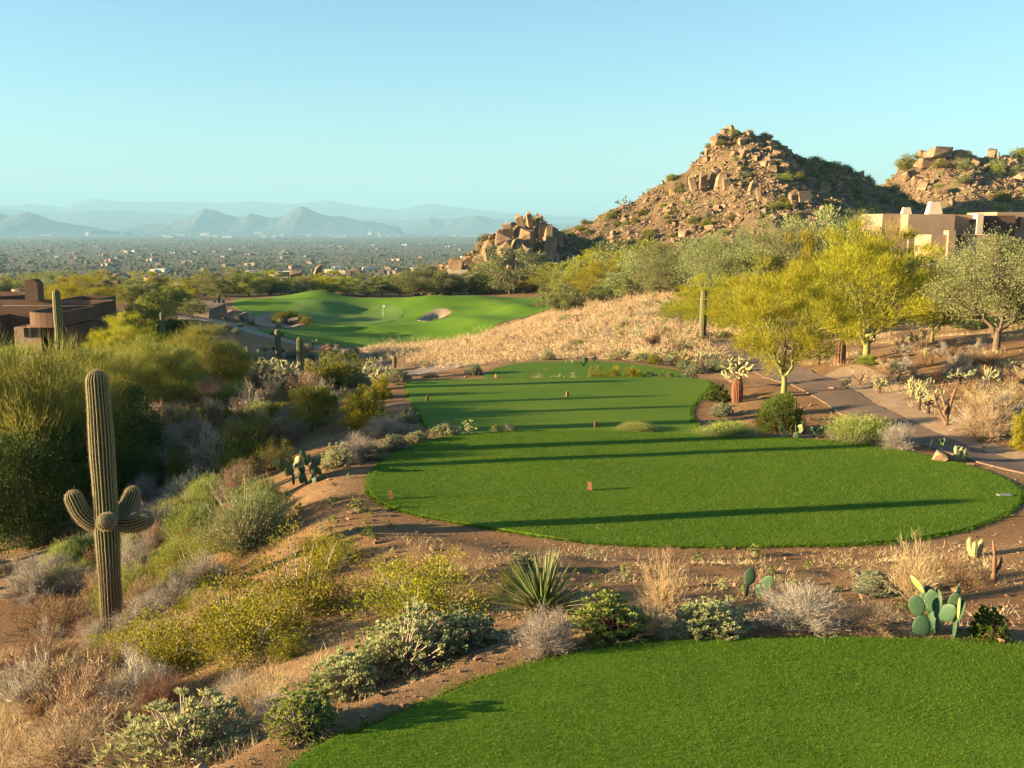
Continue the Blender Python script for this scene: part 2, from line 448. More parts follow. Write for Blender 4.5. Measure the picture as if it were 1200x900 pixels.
def ribbon(pts, widths):
    """outline of a path that follows a centre line"""
    pts = np.array(pts, float); n = len(pts)
    t = np.linspace(0, n - 1, (n - 1) * 8 + 1)
    def cr(A):
        out = []
        for s in t:
            i = min(int(s), n - 2); f = s - i
            p0, p1, p2, p3 = A[max(i - 1, 0)], A[i], A[i + 1], A[min(i + 2, n - 1)]
            out.append(.5 * ((2 * p1) + (-p0 + p2) * f + (2 * p0 - 5 * p1 + 4 * p2 - p3) * f * f + (-p0 + 3 * p1 - 3 * p2 + p3) * f ** 3))
        return np.array(out)
    C = cr(pts); w = cr(np.array(widths, float)[:, None])
    D = unit(np.gradient(C, axis=0)); Nn = np.c_[-D[:, 1], D[:, 0]]
    return np.vstack([C + Nn * w / 2, (C - Nn * w / 2)[::-1]])[::-1]
# ---------------------------------------------------------------- ground sheet
WASH = ribbon([(-34, 22), (-24, 22.5), (-16.5, 23.5), (-11.5, 25.2), (-9.6, 28)], [4.2, 4.0, 3.2, 1.6, .8])
def build_ground():
    a = np.concatenate([np.linspace(-180, -46, 60)[:-1], np.linspace(-46, 46, 800), np.linspace(46, 180, 60)[1:]])
    a = np.radians(a)[:-1]
    r = np.concatenate([np.linspace(.8, 5, 14)[:-1], np.geomspace(5, 210, 430)[:-1], np.arange(210, 445, 1.3), np.geomspace(446, 600, 24)[:-1], np.geomspace(600, 60000, 200)])
    A, R = np.meshgrid(a, r)
    X = R * np.sin(A); Y = R * np.cos(A)
    Z = height(X, Y, lower=True)
    n, m = R.shape
    V = np.stack([X, Y, Z], -1).reshape(-1, 3)
    i = np.arange(n - 1)[:, None] * m; j = np.arange(m)[None]; j2 = (j + 1) % m
    Q = np.stack([i + j, i + m + j, i + m + j2, i + j2], -1).reshape(-1, 4)
    V = np.vstack([V, [0, 0, float(Z[0].mean())]])
    T = [(n * m, k, (k + 1) % m) for k in range(m)]
    T = np.array(T)[:, [0, 1, 2]]
    me = mesh_from('ground', V, [Q, T], True)
    # masks: r = rocky hill, g = dry golden grass hillside, b = wash / bare dirt
    x, y, z = V[:, 0], V[:, 1], V[:, 2]
    rk = sstep(-2, 6, ridge_h(x, y) - rbf_cache(x, y))
    rr = np.hypot(x, y)
    rk = np.where(rr < 150, 0, rk)
    gold = np.zeros(len(x)); sel = (np.abs(x) < 80) & (y > 40) & (y < 220)
    gold[sel] = 1 - sstep(-2, 5, sdf_poly(x[sel], y[sel], GOLD))
    bare = np.zeros(len(x)); sel = (np.abs(x) < 60) & (y > 5) & (y < 60)
    bare[sel] = 1 - sstep(-.3, .5, sdf_poly(x[sel], y[sel], WASH) + fbm(x[sel] / .8, y[sel] / .8, 2, 5) * .4)
    ca = me.color_attributes.new('mask', 'FLOAT_COLOR', 'POINT')
    ca.data.foreach_set('color', np.stack([rk, gold, bare, np.ones(len(x))], 1).astype(np.float32).ravel())
    m_, t, p = new_mat('desert_ground', .95, .1)
    co = wcoord(t)
    at_ = N(t, 'ShaderNodeAttribute', attribute_name='mask')
    sp = N(t, 'ShaderNodeSeparateColor'); t.links.new(at_.outputs['Color'], sp.inputs[0])
    big = noise(t, .35, 5, .6, co); fine = noise(t, 9, 8, .7, co); grit = noise(t, 55, 4, .7, co)
    soil = ramp(t, big, [(.3, (.185, .103, .046)), (.55, (.245, .142, .068)), (.75, (.29, .185, .10))])
    soil = mix(t, fmath(t, 'MULTIPLY', ramp(t, fine, [(.35, (0, 0, 0)), (.7, (1, 1, 1))]), .55), soil, (.12, .062, .034))
    soil = mix(t, ramp(t, grit, [(.60, (0, 0, 0)), (.68, (.6, .6, .6))]), soil, (.33, .22, .15))
    soil = mix(t, ramp(t, grit, [(.30, (.7, .7, .7)), (.38, (0, 0, 0))]), soil, (.07, .037, .022))
    soil = mix(t, sp.outputs[2], soil, mix(t, fine, (.13, .095, .07), (.20, .155, .12)))
    soil = mix(t, sp.outputs[1], soil, mix(t, fine, (.13, .085, .045), (.24, .165, .09)))
    rock = mix(t, noise(t, .8, 8, .75, co), (.055, .036, .02), (.19, .125, .072))
    rock = mix(t, ramp(t, noise(t, .12, 3, .5, co), [(.5, (0, 0, 0)), (.62, (.7, .7, .7))]), rock, (.12, .105, .045))
    soil = mix(t, sp.outputs[0], soil, rock)
    # far valley: scrub, streets and plots as patches
    g = N(t, 'ShaderNodeNewGeometry'); ln = N(t, 'ShaderNodeVectorMath', operation='LENGTH'); t.links.new(g.outputs['Position'], ln.inputs[0])
    farm = N(t, 'ShaderNodeMapRange'); farm.inputs[1].default_value = 180; farm.inputs[2].default_value = 420; t.links.new(ln.outputs['Value'], farm.inputs[0])
    v1 = noise(t, .02, 8, .75, co); v2 = noise(t, .004, 6, .7, co); v3 = noise(t, .0011, 8, .8, co)
    val = ramp(t, v1, [(.35, (.07, .075, .028)), (.48, (.12, .11, .05)), (.58, (.22, .165, .10)), (.72, (.30, .225, .15))])
    val = mix(t, ramp(t, v2, [(.48, (0, 0, 0)), (.7, (.55, .55, .55))]), val, (.16, .13, .085))
    val = mix(t, ramp(t, v3, [(.4, (.5, .5, .5)), (.6, (0, 0, 0))]), val, (.035, .045, .024))
    nr = fmath(t, 'SUBTRACT', 1.0, sp.outputs[0])
    soil = mix(t, fmath(t, 'MULTIPLY', farm.outputs[0], nr), soil, val)
    t.links.new(soil, p.inputs['Base Color'])
    hb = fmath(t, 'ADD', fmath(t, 'MULTIPLY', fine, .8), fmath(t, 'MULTIPLY', grit, .45))
    bump(t, p, hb, .9, .06)
    o = obj('ground', me, m_); o['kind'] = 'structure'
    return o
def rbf_cache(x, y):
    out = np.zeros(len(x)); r = np.hypot(x, y); s = (r > 140) & (r < 700) & (y > 0)
    out[s] = rbf(x[s], y[s]); out[~s] = 1e3
    return out
GOLD = smooth_loop([at_y(*p)[:2] for p in [(440, 418, 112), (450, 408, 132), (545, 402, 134), (590, 388, 142), (640, 371, 158), (690, 357, 175), (760, 342, 130), (800, 355, 105), (850, 395, 72), (830, 432, 50), (780, 428, 53), (640, 423, 60), (560, 430, 62), (480, 428, 80)]], 4)
build_ground()

def turf_mat(name, a, b, c, s1, s2, bs=.5):
    m, t, p = new_mat(name, .85, .12)
    co = wcoord(t)
    f = noise(t, s1, 6, .8, co); g = noise(t, s2, 4, .6, co); h = noise(t, .22, 3, .5, co)
    col = ramp(t, f, [(.32, a), (.5, b), (.68, c)])
    col = mix(t, ramp(t, g, [(.35, (0, 0, 0)), (.7, (.5, .5, .5))]), col, tuple(x * .72 for x in b))
    col = mix(t, ramp(t, h, [(.4, (0, 0, 0)), (.7, (.28, .28, .28))]), col, (c[0] * 1.25, c[1], c[2]))
    t.links.new(col, p.inputs['Base Color'])
    bump(t, p, f, bs, .03)
    return m
TURF = turf_mat('tee_turf', (.035, .075, .004), (.078, .145, .006), (.135, .20, .010), 38, 3)
FAIR = turf_mat('fairway_turf', (.05, .115, .003), (.082, .17, .005), (.125, .21, .009), 9, .4, .3)
PUTTM = turf_mat('putting_turf', (.085, .155, .02), (.10, .17, .025), (.115, .185, .03), 5, .3, .1)
SAND = plain_mat('bunker_sand', (.22, .16, .105), (.28, .21, .14), 3, .95, .2)
flat = lambda z: (lambda x, y: np.full(np.shape(x), z))
# tee surfaces: each a raised pad of turf
tees = [('tee_lawn', FRONT, Z_FRONT, .35), ('tee_lawn', MID, Z_MID, .5), ('tee_lawn', SECOND, Z_SECOND, .7), ('tee_lawn', THIRD, Z_THIRD, .8)]
for nm, P, z, st in tees: sheet(nm, P, TURF, .02, st, .14, hfun=lambda x, y, z=z: z + .015 * fbm(x / 1.7, y / 1.7, 3, 8))
sheet('fairway', GREEN, FAIR, .05, 1.3, .7)
sheet('putting_green', PUTT, PUTTM, .09, 1.2, 0)
sheet('sand_bunker', BUNK1, SAND, .10, .8, .1)
sheet('sand_bunker', BUNK2, SAND, .10, .9, .1)
# cart paths
PATHM = plain_mat('path_gravel', (.12, .077, .053), (.18, .12, .086), 6, .9, .5, .01)
cart = [at_y(p, q, Y)[:2] for p, q, Y in [(1330, 572, 21.3), (1220, 556, 22.3), (1140, 533, 24.2), (1065, 503, 27.6), (1000, 475, 31.8), (960, 452, 36.5), (925, 437, 42), (893, 425, 50), (868, 417, 58), (850, 410, 67)]]
SHOULDER = smooth_loop([at_y(*p)[:2] for p in [(958, 455, 37), (975, 436, 41.5), (1010, 432, 42), (1045, 452, 37), (1080, 478, 32), (1110, 492, 29.5), (1165, 520, 25.6), (1235, 540, 23.8), (1225, 548, 23), (1140, 525, 25), (1065, 495, 28.6), (1000, 468, 33)]], 4)
sheet('dirt_shoulder', SHOULDER, plain_mat('shoulder_dirt', (.26, .165, .095), (.34, .225, .135), 2.5, .95, .6, .03), .02, .5, .03)
sheet('cart_path', ribbon(cart, [1.3, 1.3, 1.3, 1.3, 1.5, 1.8, 2.1, 2.2, 2.2, 2.2]), PATHM, .035, .5, .045)
PATHL = plain_mat('path_dirt', (.20, .155, .125), (.26, .205, .165), 4, .95, .4, .01)
p2_ = [at_y(p, q, Y)[:2] for p, q, Y in [(465, 444, 55), (495, 436, 61), (530, 429, 68), (545, 424, 78), (520, 417, 92), (470, 413, 105), (420, 411, 118), (350, 408, 128), (285, 400, 136), (258, 388, 142), (262, 378, 152)]]
sheet('dirt_path', ribbon(p2_, [2.2, 4.6, 4.2, 3, 3, 3.5, 5.0, 5, 8, 12, 10]), PATHL, .05, 1.0, .2)
p3_ = [at_y(p, q, Y)[:2] for p, q, Y in [(520, 405, 134), (570, 393, 143), (610, 380, 152), (650, 366, 163), (690, 352, 178)]]
sheet('dirt_path', ribbon(p3_, [3, 4, 4, 3.4, 2]), plain_mat('dirt_bank', (.26, .165, .105), (.32, .21, .14), 1.5, .95, .4), .06, 1.2, .2)

# ---------------------------------------------------------------- haze
def build_haze():
    mb = MB(); lo = np.array([-52000, -400, -145.0]); hi = np.array([52000, 62000, 1080.0])
    lo[1] = -2500
    mb.box((lo + hi) / 2, hi - lo)
    m = bpy.data.materials.new('haze_air'); m.use_nodes = True
    t = m.node_tree; t.nodes.remove(t.nodes['Principled BSDF'])
    v = N(t, 'ShaderNodeVolumePrincipled')
    v.inputs['Color'].default_value = (.25, .49, .72, 1)
    v.inputs['Density'].default_value = HAZE
    v.inputs['Anisotropy'].default_value = 0.0
    t.links.new(v.outputs[0], t.nodes['Material Output'].inputs['Volume'])
    o = obj('haze', mb, m); o['kind'] = 'stuff'
HAZE = 7.2e-5
build_haze()

# ---------------------------------------------------------------- far mountains
MTN = plain_mat('mountain_rock', (.055, .058, .05), (.10, .09, .07), .002, .95, 0)
def mountain(name, Y, prof, depth, label, seed, rough=1.0):
    """a range standing on the plain: crest line given by (px, py), slopes with gullies, real depth"""
    x0 = (prof[0][0] - 600) / F * Y; x1 = (prof[-1][0] - 600) / F * Y
    nx, ny = int(min(900, (prof[-1][0] - prof[0][0]) * 1.3)), 40
    X, T = np.meshgrid(np.linspace(x0, x1, nx), np.linspace(-1, 1, ny))
    px = X / Y * F + 600
    crest = np.interp(px, [p for p, _ in prof], [at_y(600, q, Y)[2] for _, q in prof])
    YY = Y + T * depth * (.75 + .25 * np.sin(X / depth))
    rid = 1 - np.abs(fbm(X / (depth * .35), YY / (depth * .8), 5, seed))
    base = -128
    k = np.clip(1 - np.abs(T) ** .9, 0, 1)
    Z = base + (crest - base) * k * (1 - (1 - k) * .55 * (1 - rid)) + (fbm(X / (depth * .12), YY / (depth * .12), 4, seed + 9)) * 30 * rough * k
    V = np.stack([X, YY, Z], -1).reshape(-1, 3)
    i = np.arange(ny - 1)[:, None] * nx; j = np.arange(nx - 1)[None]
    Q = np.stack([i + j, i + j + 1, i + nx + j + 1, i + nx + j], -1).reshape(-1, 4)
    o = obj(name, MB().add(V, Q).mesh(name), MTN); o['kind'] = 'structure'; o['label'] = label
mountain('mountains', 14000, [(-60, 262), (-20, 255), (0, 250), (8, 248), (22, 252), (40, 248), (52, 251), (70, 259), (95, 264), (130, 270)], 1500, 'dark hazy ridge at the far left of the valley', 1)
mountain('mountains', 15500, [(150, 268), (175, 262), (200, 261), (222, 256), (236, 249), (247, 243), (258, 245), (270, 251), (285, 255), (298, 250), (308, 251), (318, 255), (335, 253), (348, 244), (358, 240), (366, 243), (380, 251), (395, 252), (410, 255), (430, 258), (450, 261), (470, 266)], 1300, 'dark twin peaked mountain across the valley', 2)
mountain('mountains', 18500, [(470, 268), (495, 258), (506, 254), (520, 257), (538, 255), (556, 252), (575, 255), (600, 256), (625, 258), (650, 262), (700, 266)], 1500, 'low dark hills beyond the rocky outcrop', 3)
mountain('mountains', 23000, [(-150, 262), (-40, 246), (0, 243), (40, 246), (75, 249), (110, 245), (150, 246), (190, 249), (240, 251), (300, 253), (400, 256), (500, 258), (600, 260), (720, 262), (900, 264)], 3500, 'pale middle range in the haze', 4)
mountain('mountains', 30000, [(-200, 250), (-60, 243), (20, 241), (45, 238), (65, 240), (85, 242), (100, 236), (118, 232), (140, 234), (165, 235), (190, 234), (220, 235), (245, 236), (270, 237), (300, 234), (322, 237), (345, 238), (375, 235), (388, 233), (410, 238), (440, 242), (470, 245), (490, 240), (508, 238), (530, 241), (560, 245), (590, 249), (620, 250), (650, 252), (700, 254), (800, 256), (1000, 258), (1300, 258)], 4500, 'palest blue range on the horizon', 5)
# ---------------------------------------------------------------- plant kinds
# every generator returns a list of parts: (name, mesh, material); built at a nominal width and height and scaled on placing
BARK_G = plain_mat('palo_verde_bark', (.16, .17, .05), (.24, .22, .08), 6, .8, .2)
BARK_B = plain_mat('mesquite_bark', (.075, .052, .038), (.15, .11, .08), 9, .95, .8)
BARK_P = plain_mat('pale_twig', (.30, .24, .18), (.42, .36, .29), 12, .9, .2)
BARK_D = plain_mat('dark_branch', (.045, .03, .022), (.09, .06, .045), 12, .9, .3)
M_PALO = foliage_mat('palo_verde_twigs', [(.18, .175, .013), (.28, .25, .018), (.38, .325, .03)], .4)
M_PALO2 = foliage_mat('shrub_twigs', [(.14, .16, .028), (.225, .235, .045), (.33, .315, .075)], .4)
M_MESQ = foliage_mat('grey_green_leaves', [(.14, .16, .05), (.215, .23, .09), (.30, .31, .14)], .25)
M_IRON = foliage_mat('dull_green_leaves', [(.11, .125, .04), (.18, .19, .065), (.25, .25, .10)], .25)
M_DARK = foliage_mat('dark_and_shaded_leaves', [(.035, .06, .014), (.055, .09, .02), (.085, .12, .028)], .25)  # dark green leaves; also paints shade into crowns that stand shaded
M_CREO = foliage_mat('creosote_leaves', [(.12, .12, .010), (.22, .20, .016), (.36, .31, .03)], .35)
M_GOLD = foliage_mat('golden_leaves', [(.19, .17, .012), (.26, .22, .018), (.32, .25, .03)], .3)
M_OLIVE = foliage_mat('olive_leaves', [(.10, .105, .016), (.16, .15, .022), (.23, .195, .03)], .3)
M_SILV = foliage_mat('silver_leaves', [(.24, .26, .10), (.38, .39, .17), (.52, .51, .27)], .35)
M_BRIT = foliage_mat('pale_green_leaves', [(.14, .18, .035), (.24, .27, .06), (.36, .36, .11)], .3)
M_BLUE = foliage_mat('blue_green_leaves', [(.15, .19, .085), (.25, .28, .14), (.37, .39, .23)], .35)
M_GREEN = foliage_mat('bush_green_leaves', [(.055, .10, .012), (.09, .14, .02), (.15, .19, .03)], .3)
M_DRY = foliage_mat('dry_twigs', [(.22, .145, .085), (.34, .235, .145), (.46, .34, .22)], .2)
M_DRYG = foliage_mat('grey_dry_twigs', [(.20, .165, .135), (.32, .27, .22), (.44, .38, .31)], .2)
M_DRYB = foliage_mat('brown_dry_twigs', [(.12, .065, .035), (.20, .115, .065), (.30, .19, .115)], .2)
M_STRAW = foliage_mat('straw_blades', [(.34, .24, .12), (.46, .34, .18), (.56, .44, .26)], .3)
M_RED = foliage_mat('red_petals', [(.5, .06, .03), (.6, .1, .05)], .3)
M_YEL = foliage_mat('yellow_petals', [(.75, .5, .02), (.8, .6, .05)], .3)

def bez(a, b, c, n=6):
    t = np.linspace(0, 1, n)[:, None]
    return a * (1 - t) ** 2 + 2 * b * t * (1 - t) + c * t * t

def tree(seed, W0, H0, trunk_h, limbs, clumps, per, cr, L, Wd, leaf, mats, up=.6, low=.25, rad=.09, spread=1.0, lean=0.0, hang=0.0):
    rng = np.random.default_rng(seed)
    bk, lf = mats
    tb = MB()
    C = []
    zc = H0 * (low + (1 - low) * .42)
    # uneven crown: lobes of different reach
    lob = unit(rng.normal(size=(7, 3))); lobr = rng.uniform(.8, 1.12, 7)
    while len(C) < clumps:
        d = unit(rng.normal(size=3)); r = rng.uniform(.12, 1) ** .45
        k = lobr[np.argmax(lob @ d)]
        p = d * r * k * np.array([W0 / 2, W0 / 2, (H0 - zc) if d[2] > 0 else (zc - low * H0)]) + np.array([lean * H0, 0, zc])
        C.append(p)
    C = np.array(C)
    top = np.array([lean * trunk_h, 0, trunk_h])
    if trunk_h > .25:
        wob = rng.normal(size=3) * rad * .6; wob[2] = 0
        tb.tube(bez(np.zeros(3) - [0, 0, .15], np.array([0, 0, trunk_h * .5]) + wob, top, 7), np.linspace(rad * 1.5, rad, 7), 9, False)
    az = rng.uniform(0, 6.28) + np.arange(limbs) * 6.283 / limbs + rng.normal(size=limbs) * .3
    LP = []
    for a in az:
        o = np.array([math.cos(a), math.sin(a), 0])
        e = np.array([lean * H0, 0, 0]) + o * W0 * rng.uniform(.16, .30) * spread + np.array([0, 0, trunk_h + (H0 - trunk_h) * rng.uniform(.32, .55)])
        m = top + o * W0 * .10 * spread + np.array([0, 0, (e[2] - trunk_h) * .25])
        s0 = top * rng.uniform(.6, 1) if trunk_h > .25 else o * rad * 1.5
        P = bez(s0, m, e, 9); P[1:-1] += rng.normal(size=(7, 3)) * W0 * .010
        tb.tube(P, np.linspace(rad * .78, rad * .3, 9), 7, False); LP.append(P)
    for c in C:
        P = min(LP, key=lambda q: np.linalg.norm(q[-1] - c)); i = rng.integers(3, 9); s = P[i]
        m = (s + c) / 2 + np.array([0, 0, -.06 * H0]) + rng.normal(size=3) * .03 * W0
        q = bez(s, m, c, 7); q[1:-1] += rng.normal(size=(5, 3)) * .012 * W0
        tb.tube(q, np.linspace(rad * .28, rad * .05, 7), 4, False)
    n = clumps * per
    rr = np.repeat(rng.uniform(.55, 1.3, clumps), per)[:, None]
    c = np.repeat(C, per, 0)
    off = rng.normal(size=(n, 3)) * [.5, .5, .38] * cr * rr
    ctr = np.array([lean * H0, 0, zc])
    D = unit(unit(c + off - ctr) * .55 + unit(off) * .55 + rng.normal(size=(n, 3)) * .38 + [0, 0, up])
    if hang: D[:, 2] -= hang * rng.uniform(0, 1, n)
    V, Q, T = leaf_arrays(c + off, D, L * rng.uniform(.5, 1.25, n), Wd * rng.uniform(.7, 1.3, n), rng, leaf)
    V[:, 2] = np.maximum(V[:, 2], .02)
    return [('trunk', tb.mesh('trunk', True), bk), ('crown', MB().add(V, Q, T).mesh('crown'), lf)]

def bush(seed, W0, H0, clumps, per, cr, L, Wd, leaf, mats, up=.5, shell=.5, stems=True, names=('stem', 'foliage'), skirt=None, flowers=None, rosette=False, sf=1.0, sr=1.0):
    rng = np.random.default_rng(seed)
    bk, lf = mats; tb = MB()
    lob = unit(rng.normal(size=(6, 3))); lobr = rng.uniform(.72, 1.12, 6)
    d = unit(rng.normal(size=(clumps * 3, 3))); d[:, 2] = np.abs(d[:, 2]); d = d[:clumps]
    k = lobr[np.argmax(d @ lob.T, 1)]
    r = rng.uniform(shell, 1, clumps) * k
    C = d * r[:, None] * [W0 / 2, W0 / 2, H0 * .93]
    C[:, 2] = np.maximum(C[:, 2], .06 * H0)
    for c in C[:int(len(C) * sf)] if stems else []:
        m = c * [.45, .45, .35] + rng.normal(size=3) * .03 * W0
        q = bez(rng.normal(size=3) * [.03, .03, 0] * W0, m, c, 6); q[1:-1] += rng.normal(size=(4, 3)) * .012 * W0
        tb.tube(q, np.linspace(.011, .004, 6) * W0 * .8 * sr, 4, False)
    if not stems: tb.tube([[0, 0, -.02], [0, 0, H0 * .3]], [.02 * W0, .01 * W0], 5)
    n = clumps * per
    rr = np.repeat(rng.uniform(.6, 1.25, clumps), per)[:, None]
    c = np.repeat(C, per, 0)
    if rosette:
        dd = unit(rng.normal(size=(n, 3))); dd[:, 2] = np.abs(dd[:, 2]) * .6
        off = dd * cr * .12; D = unit(dd + unit(c) * .9)
    else:
        off = rng.normal(size=(n, 3)) * .5 * cr * rr
        D = unit(unit(c + off) * .7 + unit(off) * .45 + rng.normal(size=(n, 3)) * .4 + [0, 0, up])
    V, Q, T = leaf_arrays(c + off, D, L * rng.uniform(.55, 1.2, n), Wd * rng.uniform(.7, 1.3, n), rng, leaf)
    V[:, 2] = np.maximum(V[:, 2], .005)
    parts = [(names[0], tb.mesh(names[0], True), bk), (names[1], MB().add(V, Q, T).mesh(names[1]), lf)]
    if skirt:
        n = skirt[1]; a = rng.uniform(0, 6.28, n); s = np.c_[np.cos(a), np.sin(a), np.zeros(n)]
        P = s * rng.uniform(.05, .42, n)[:, None] * W0; P[:, 2] = rng.uniform(0, .25, n) * H0
        V, Q, T = leaf_arrays(P, s * .7 + rng.normal(size=(n, 3)) * .4 + [0, 0, .5], .3 * H0 * rng.uniform(.4, 1.2, n), .007 * W0, rng, 'twig')
        parts.append(('dry_skirt', MB().add(V, Q, T).mesh('dry_skirt'), skirt[0]))
    if flowers:
        n = flowers[1]; idx = rng.integers(0, len(C), n); P = C[idx] * rng.uniform(.95, 1.2, (n, 1)) + rng.normal(size=(n, 3)) * cr * .3
        P = np.repeat(P, 5, 0); V, Q, T = leaf_arrays(P, rng.normal(size=(n * 5, 3)), flowers[2], flowers[2] * .7, rng, 'leaf')
        parts.append(('flower', MB().add(V, Q, T).mesh('flower'), flowers[0]))
    return parts

def twiggy(seed, W0, H0, n, L, Wd, mat, up=.25, nst=26, stem_mat=None, curl=.5):
    """dead or dormant bush: many fine branched stems that radiate from the base"""
    rng = np.random.default_rng(seed); tb = MB()
    E = []
    for i in range(nst):
        a = rng.uniform(0, 6.28); e = math.asin(rng.uniform(.12, 1)); rr = rng.uniform(.75, 1.05)
        d = np.array([math.cos(a) * math.cos(e) * W0 / 2, math.sin(a) * math.cos(e) * W0 / 2, math.sin(e) * H0]) * rr
        q = bez(rng.normal(size=3) * [.03, .03, 0] * W0, d * [.4, .4, .6], d, 7); q[1:] += rng.normal(size=(6, 3)) * .015 * W0
        tb.tube(q, np.linspace(.008, .002, 7) * W0, 4, False); E.append(q)
    E = np.array(E)
    i = rng.integers(0, nst, n); t = rng.uniform(1.5, 5.99, n); j = t.astype(int); f = (t - j)[:, None]
    P = E[i, j] * (1 - f) + E[i, j + 1] * f
    P += rng.normal(size=(n, 3)) * .05 * W0 * [1, 1, .6]
    P[:, 2] = np.maximum(P[:, 2], .01)
    D = unit(P / [W0 / 2, W0 / 2, H0]) * .8 + rng.normal(size=(n, 3)) * curl + [0, 0, up]
    V, Q, T = leaf_arrays(P, D, L * rng.uniform(.4, 1.2, n), Wd, rng, 'twig')
    V[:, 2] = np.maximum(V[:, 2], .0)
    return [('stem', tb.mesh('stem', True), stem_mat or mat), ('twigs', MB().add(V, Q, T).mesh('twigs'), mat)]

def tuft(seed, W0, H0, n, Wd, mat, name='blades', spread=.5):
    rng = np.random.default_rng(seed); mb = MB()
    a = rng.uniform(0, 6.28, n); s = np.c_[np.cos(a), np.sin(a), np.zeros(n)]
    B = s * rng.uniform(0, .22, n)[:, None] * W0
    h = H0 * rng.uniform(.5, 1.05, n); out = s * (W0 * spread * rng.uniform(.15, 1, n))[:, None]
    w = np.c_[-s[:, 1], s[:, 0], np.zeros(n)] * Wd * .5
    M = B + out * .45 + np.c_[np.zeros((n, 2)), h * .62]; E = B + out + np.c_[np.zeros((n, 2)), h]
    V = np.stack([B - w, B + w, M + w, M - w, E], 1).reshape(-1, 3); b = np.arange(n)[:, None] * 5
    mb.add(V, b + [0, 1, 2, 3], b + [3, 2, 4])
    return [(name, mb.mesh(name), mat)]

def yucca_blades(seed, n, L, Wd):
    rng = np.random.default_rng(seed); mb = MB()
    for i in range(n):
        a = rng.uniform(0, 6.28); e = math.radians(rng.uniform(12, 88)); l = L * rng.uniform(.75, 1.05)
        d = np.array([math.cos(a) * math.cos(e), math.sin(a) * math.cos(e), math.sin(e)])
        s = np.array([-math.sin(a), math.cos(a), 0]); up = np.cross(s, d) * -1
        if up[2] < 0: up = -up
        P = [d * l * t + np.array([0, 0, -1]) * (t ** 2) * .12 * l * math.cos(e) for t in np.linspace(0, 1, 6)]
        V = []
        for k, p in enumerate(P):
            w = Wd * [.9, 1, .95, .75, .45, .02][k] * .5
            V += [p - s * w + up * w * .6, p, p + s * w + up * w * .6]
        Q = []
        for k in range(5):
            b = 3 * k; Q += [(b, b + 1, b + 4, b + 3), (b + 1, b + 2, b + 5, b + 4)]
        mb.add(V, Q)
    return mb.mesh('blades')

# cacti ------------------------------------------------------------
def ribbed(P, R, ribs, sub=8, depth=.11, seed=0, endcap=True):
    """ribbed column along a path; the attribute 'rib' is 1 on the crests; returns mesh and crest points"""
    P = np.asarray(P, float); n = len(P); k = ribs * sub
    T = unit(np.gradient(P, axis=0)); a = np.array([0, 1., 0]) if abs(T[0][1]) < .8 else np.array([1., 0, 0])
    U = unit(a - T * (T @ a)[:, None]); Vv = np.cross(T, U)
    ang = np.arange(k) * 2 * math.pi / k
    ph = (np.arange(k) % sub) / sub * 2 * math.pi
    c = (np.cos(ph) * .5 + .5) ** .8
    tw = fbm(np.linspace(0, 3, n) + seed, np.zeros(n) + seed, 2, seed) * .06
    rad = R[:, None] * (1 - depth * 1.15 + depth * 1.6 * c[None]) * (1 + .02 * fbm(np.arange(n)[:, None] * .21 + np.zeros(k), np.arange(k)[None] // sub + np.zeros((n, 1)), 2, seed))
    A = ang[None] + tw[:, None]
    ring = P[:, None] + rad[..., None] * (np.cos(A)[..., None] * U[:, None] + np.sin(A)[..., None] * Vv[:, None])
    V = np.vstack([ring.reshape(-1, 3), P[-1] + T[-1] * R[-1] * .3])
    i = np.arange(n - 1)[:, None] * k; j = np.arange(k)[None]; j2 = (j + 1) % k
    Q = np.stack([i + j, i + j2, i + k + j2, i + k + j], -1).reshape(-1, 4)
    e = n * k; b = (n - 1) * k
    me = MB().add(V, Q, [(b + q, b + (q + 1) % k, e) for q in range(k)]).mesh('column', True)
    at_ = me.attributes.new('rib', 'FLOAT', 'POINT')
    at_.data.foreach_set('value', np.r_[np.tile(c, n), 1.].astype(np.float32))
    crest = ring[:, ::sub].reshape(-1, 3); cn = unit((ring[:, ::sub] - P[:, None]).reshape(-1, 3))
    return me, crest, cn
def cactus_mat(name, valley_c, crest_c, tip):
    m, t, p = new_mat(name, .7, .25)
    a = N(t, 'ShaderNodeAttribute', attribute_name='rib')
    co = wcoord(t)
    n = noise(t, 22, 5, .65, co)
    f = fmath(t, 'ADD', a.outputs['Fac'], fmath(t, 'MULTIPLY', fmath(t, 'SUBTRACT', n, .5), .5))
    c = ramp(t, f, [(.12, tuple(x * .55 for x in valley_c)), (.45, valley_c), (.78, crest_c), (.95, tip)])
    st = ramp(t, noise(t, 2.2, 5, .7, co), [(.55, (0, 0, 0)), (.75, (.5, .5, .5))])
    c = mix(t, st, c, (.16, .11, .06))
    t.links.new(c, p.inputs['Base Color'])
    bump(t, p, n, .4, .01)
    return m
def corky_base(m):
    t = m.node_tree; p = t.nodes['Principled BSDF']; co = wcoord(t); sx = N(t, 'ShaderNodeSeparateXYZ'); t.links.new(co, sx.inputs[0])
    src = p.inputs['Base Color'].links[0].from_socket; f = fmath(t, 'ADD', sx.outputs[2], fmath(t, 'MULTIPLY', noise(t, 4, 5, .7, co), -2.2))
    k = ramp(t, f, [(.0, (.75, .75, .75)), (.25, (0, 0, 0))]); sc = N(t, 'ShaderNodeTexVoronoi'); sc.inputs['Scale'].default_value = 3.2; t.links.new(co, sc.inputs['Vector'])
    c = mix(t, k, src, (.13, .09, .055)); c = mix(t, ramp(t, sc.outputs['Distance'], [(.05, (.9, .9, .9)), (.085, (0, 0, 0))]), c, (.03, .022, .016)); t.links.new(c, p.inputs['Base Color'])
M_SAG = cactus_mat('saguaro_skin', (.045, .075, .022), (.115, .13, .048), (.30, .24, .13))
corky_base(M_SAG)
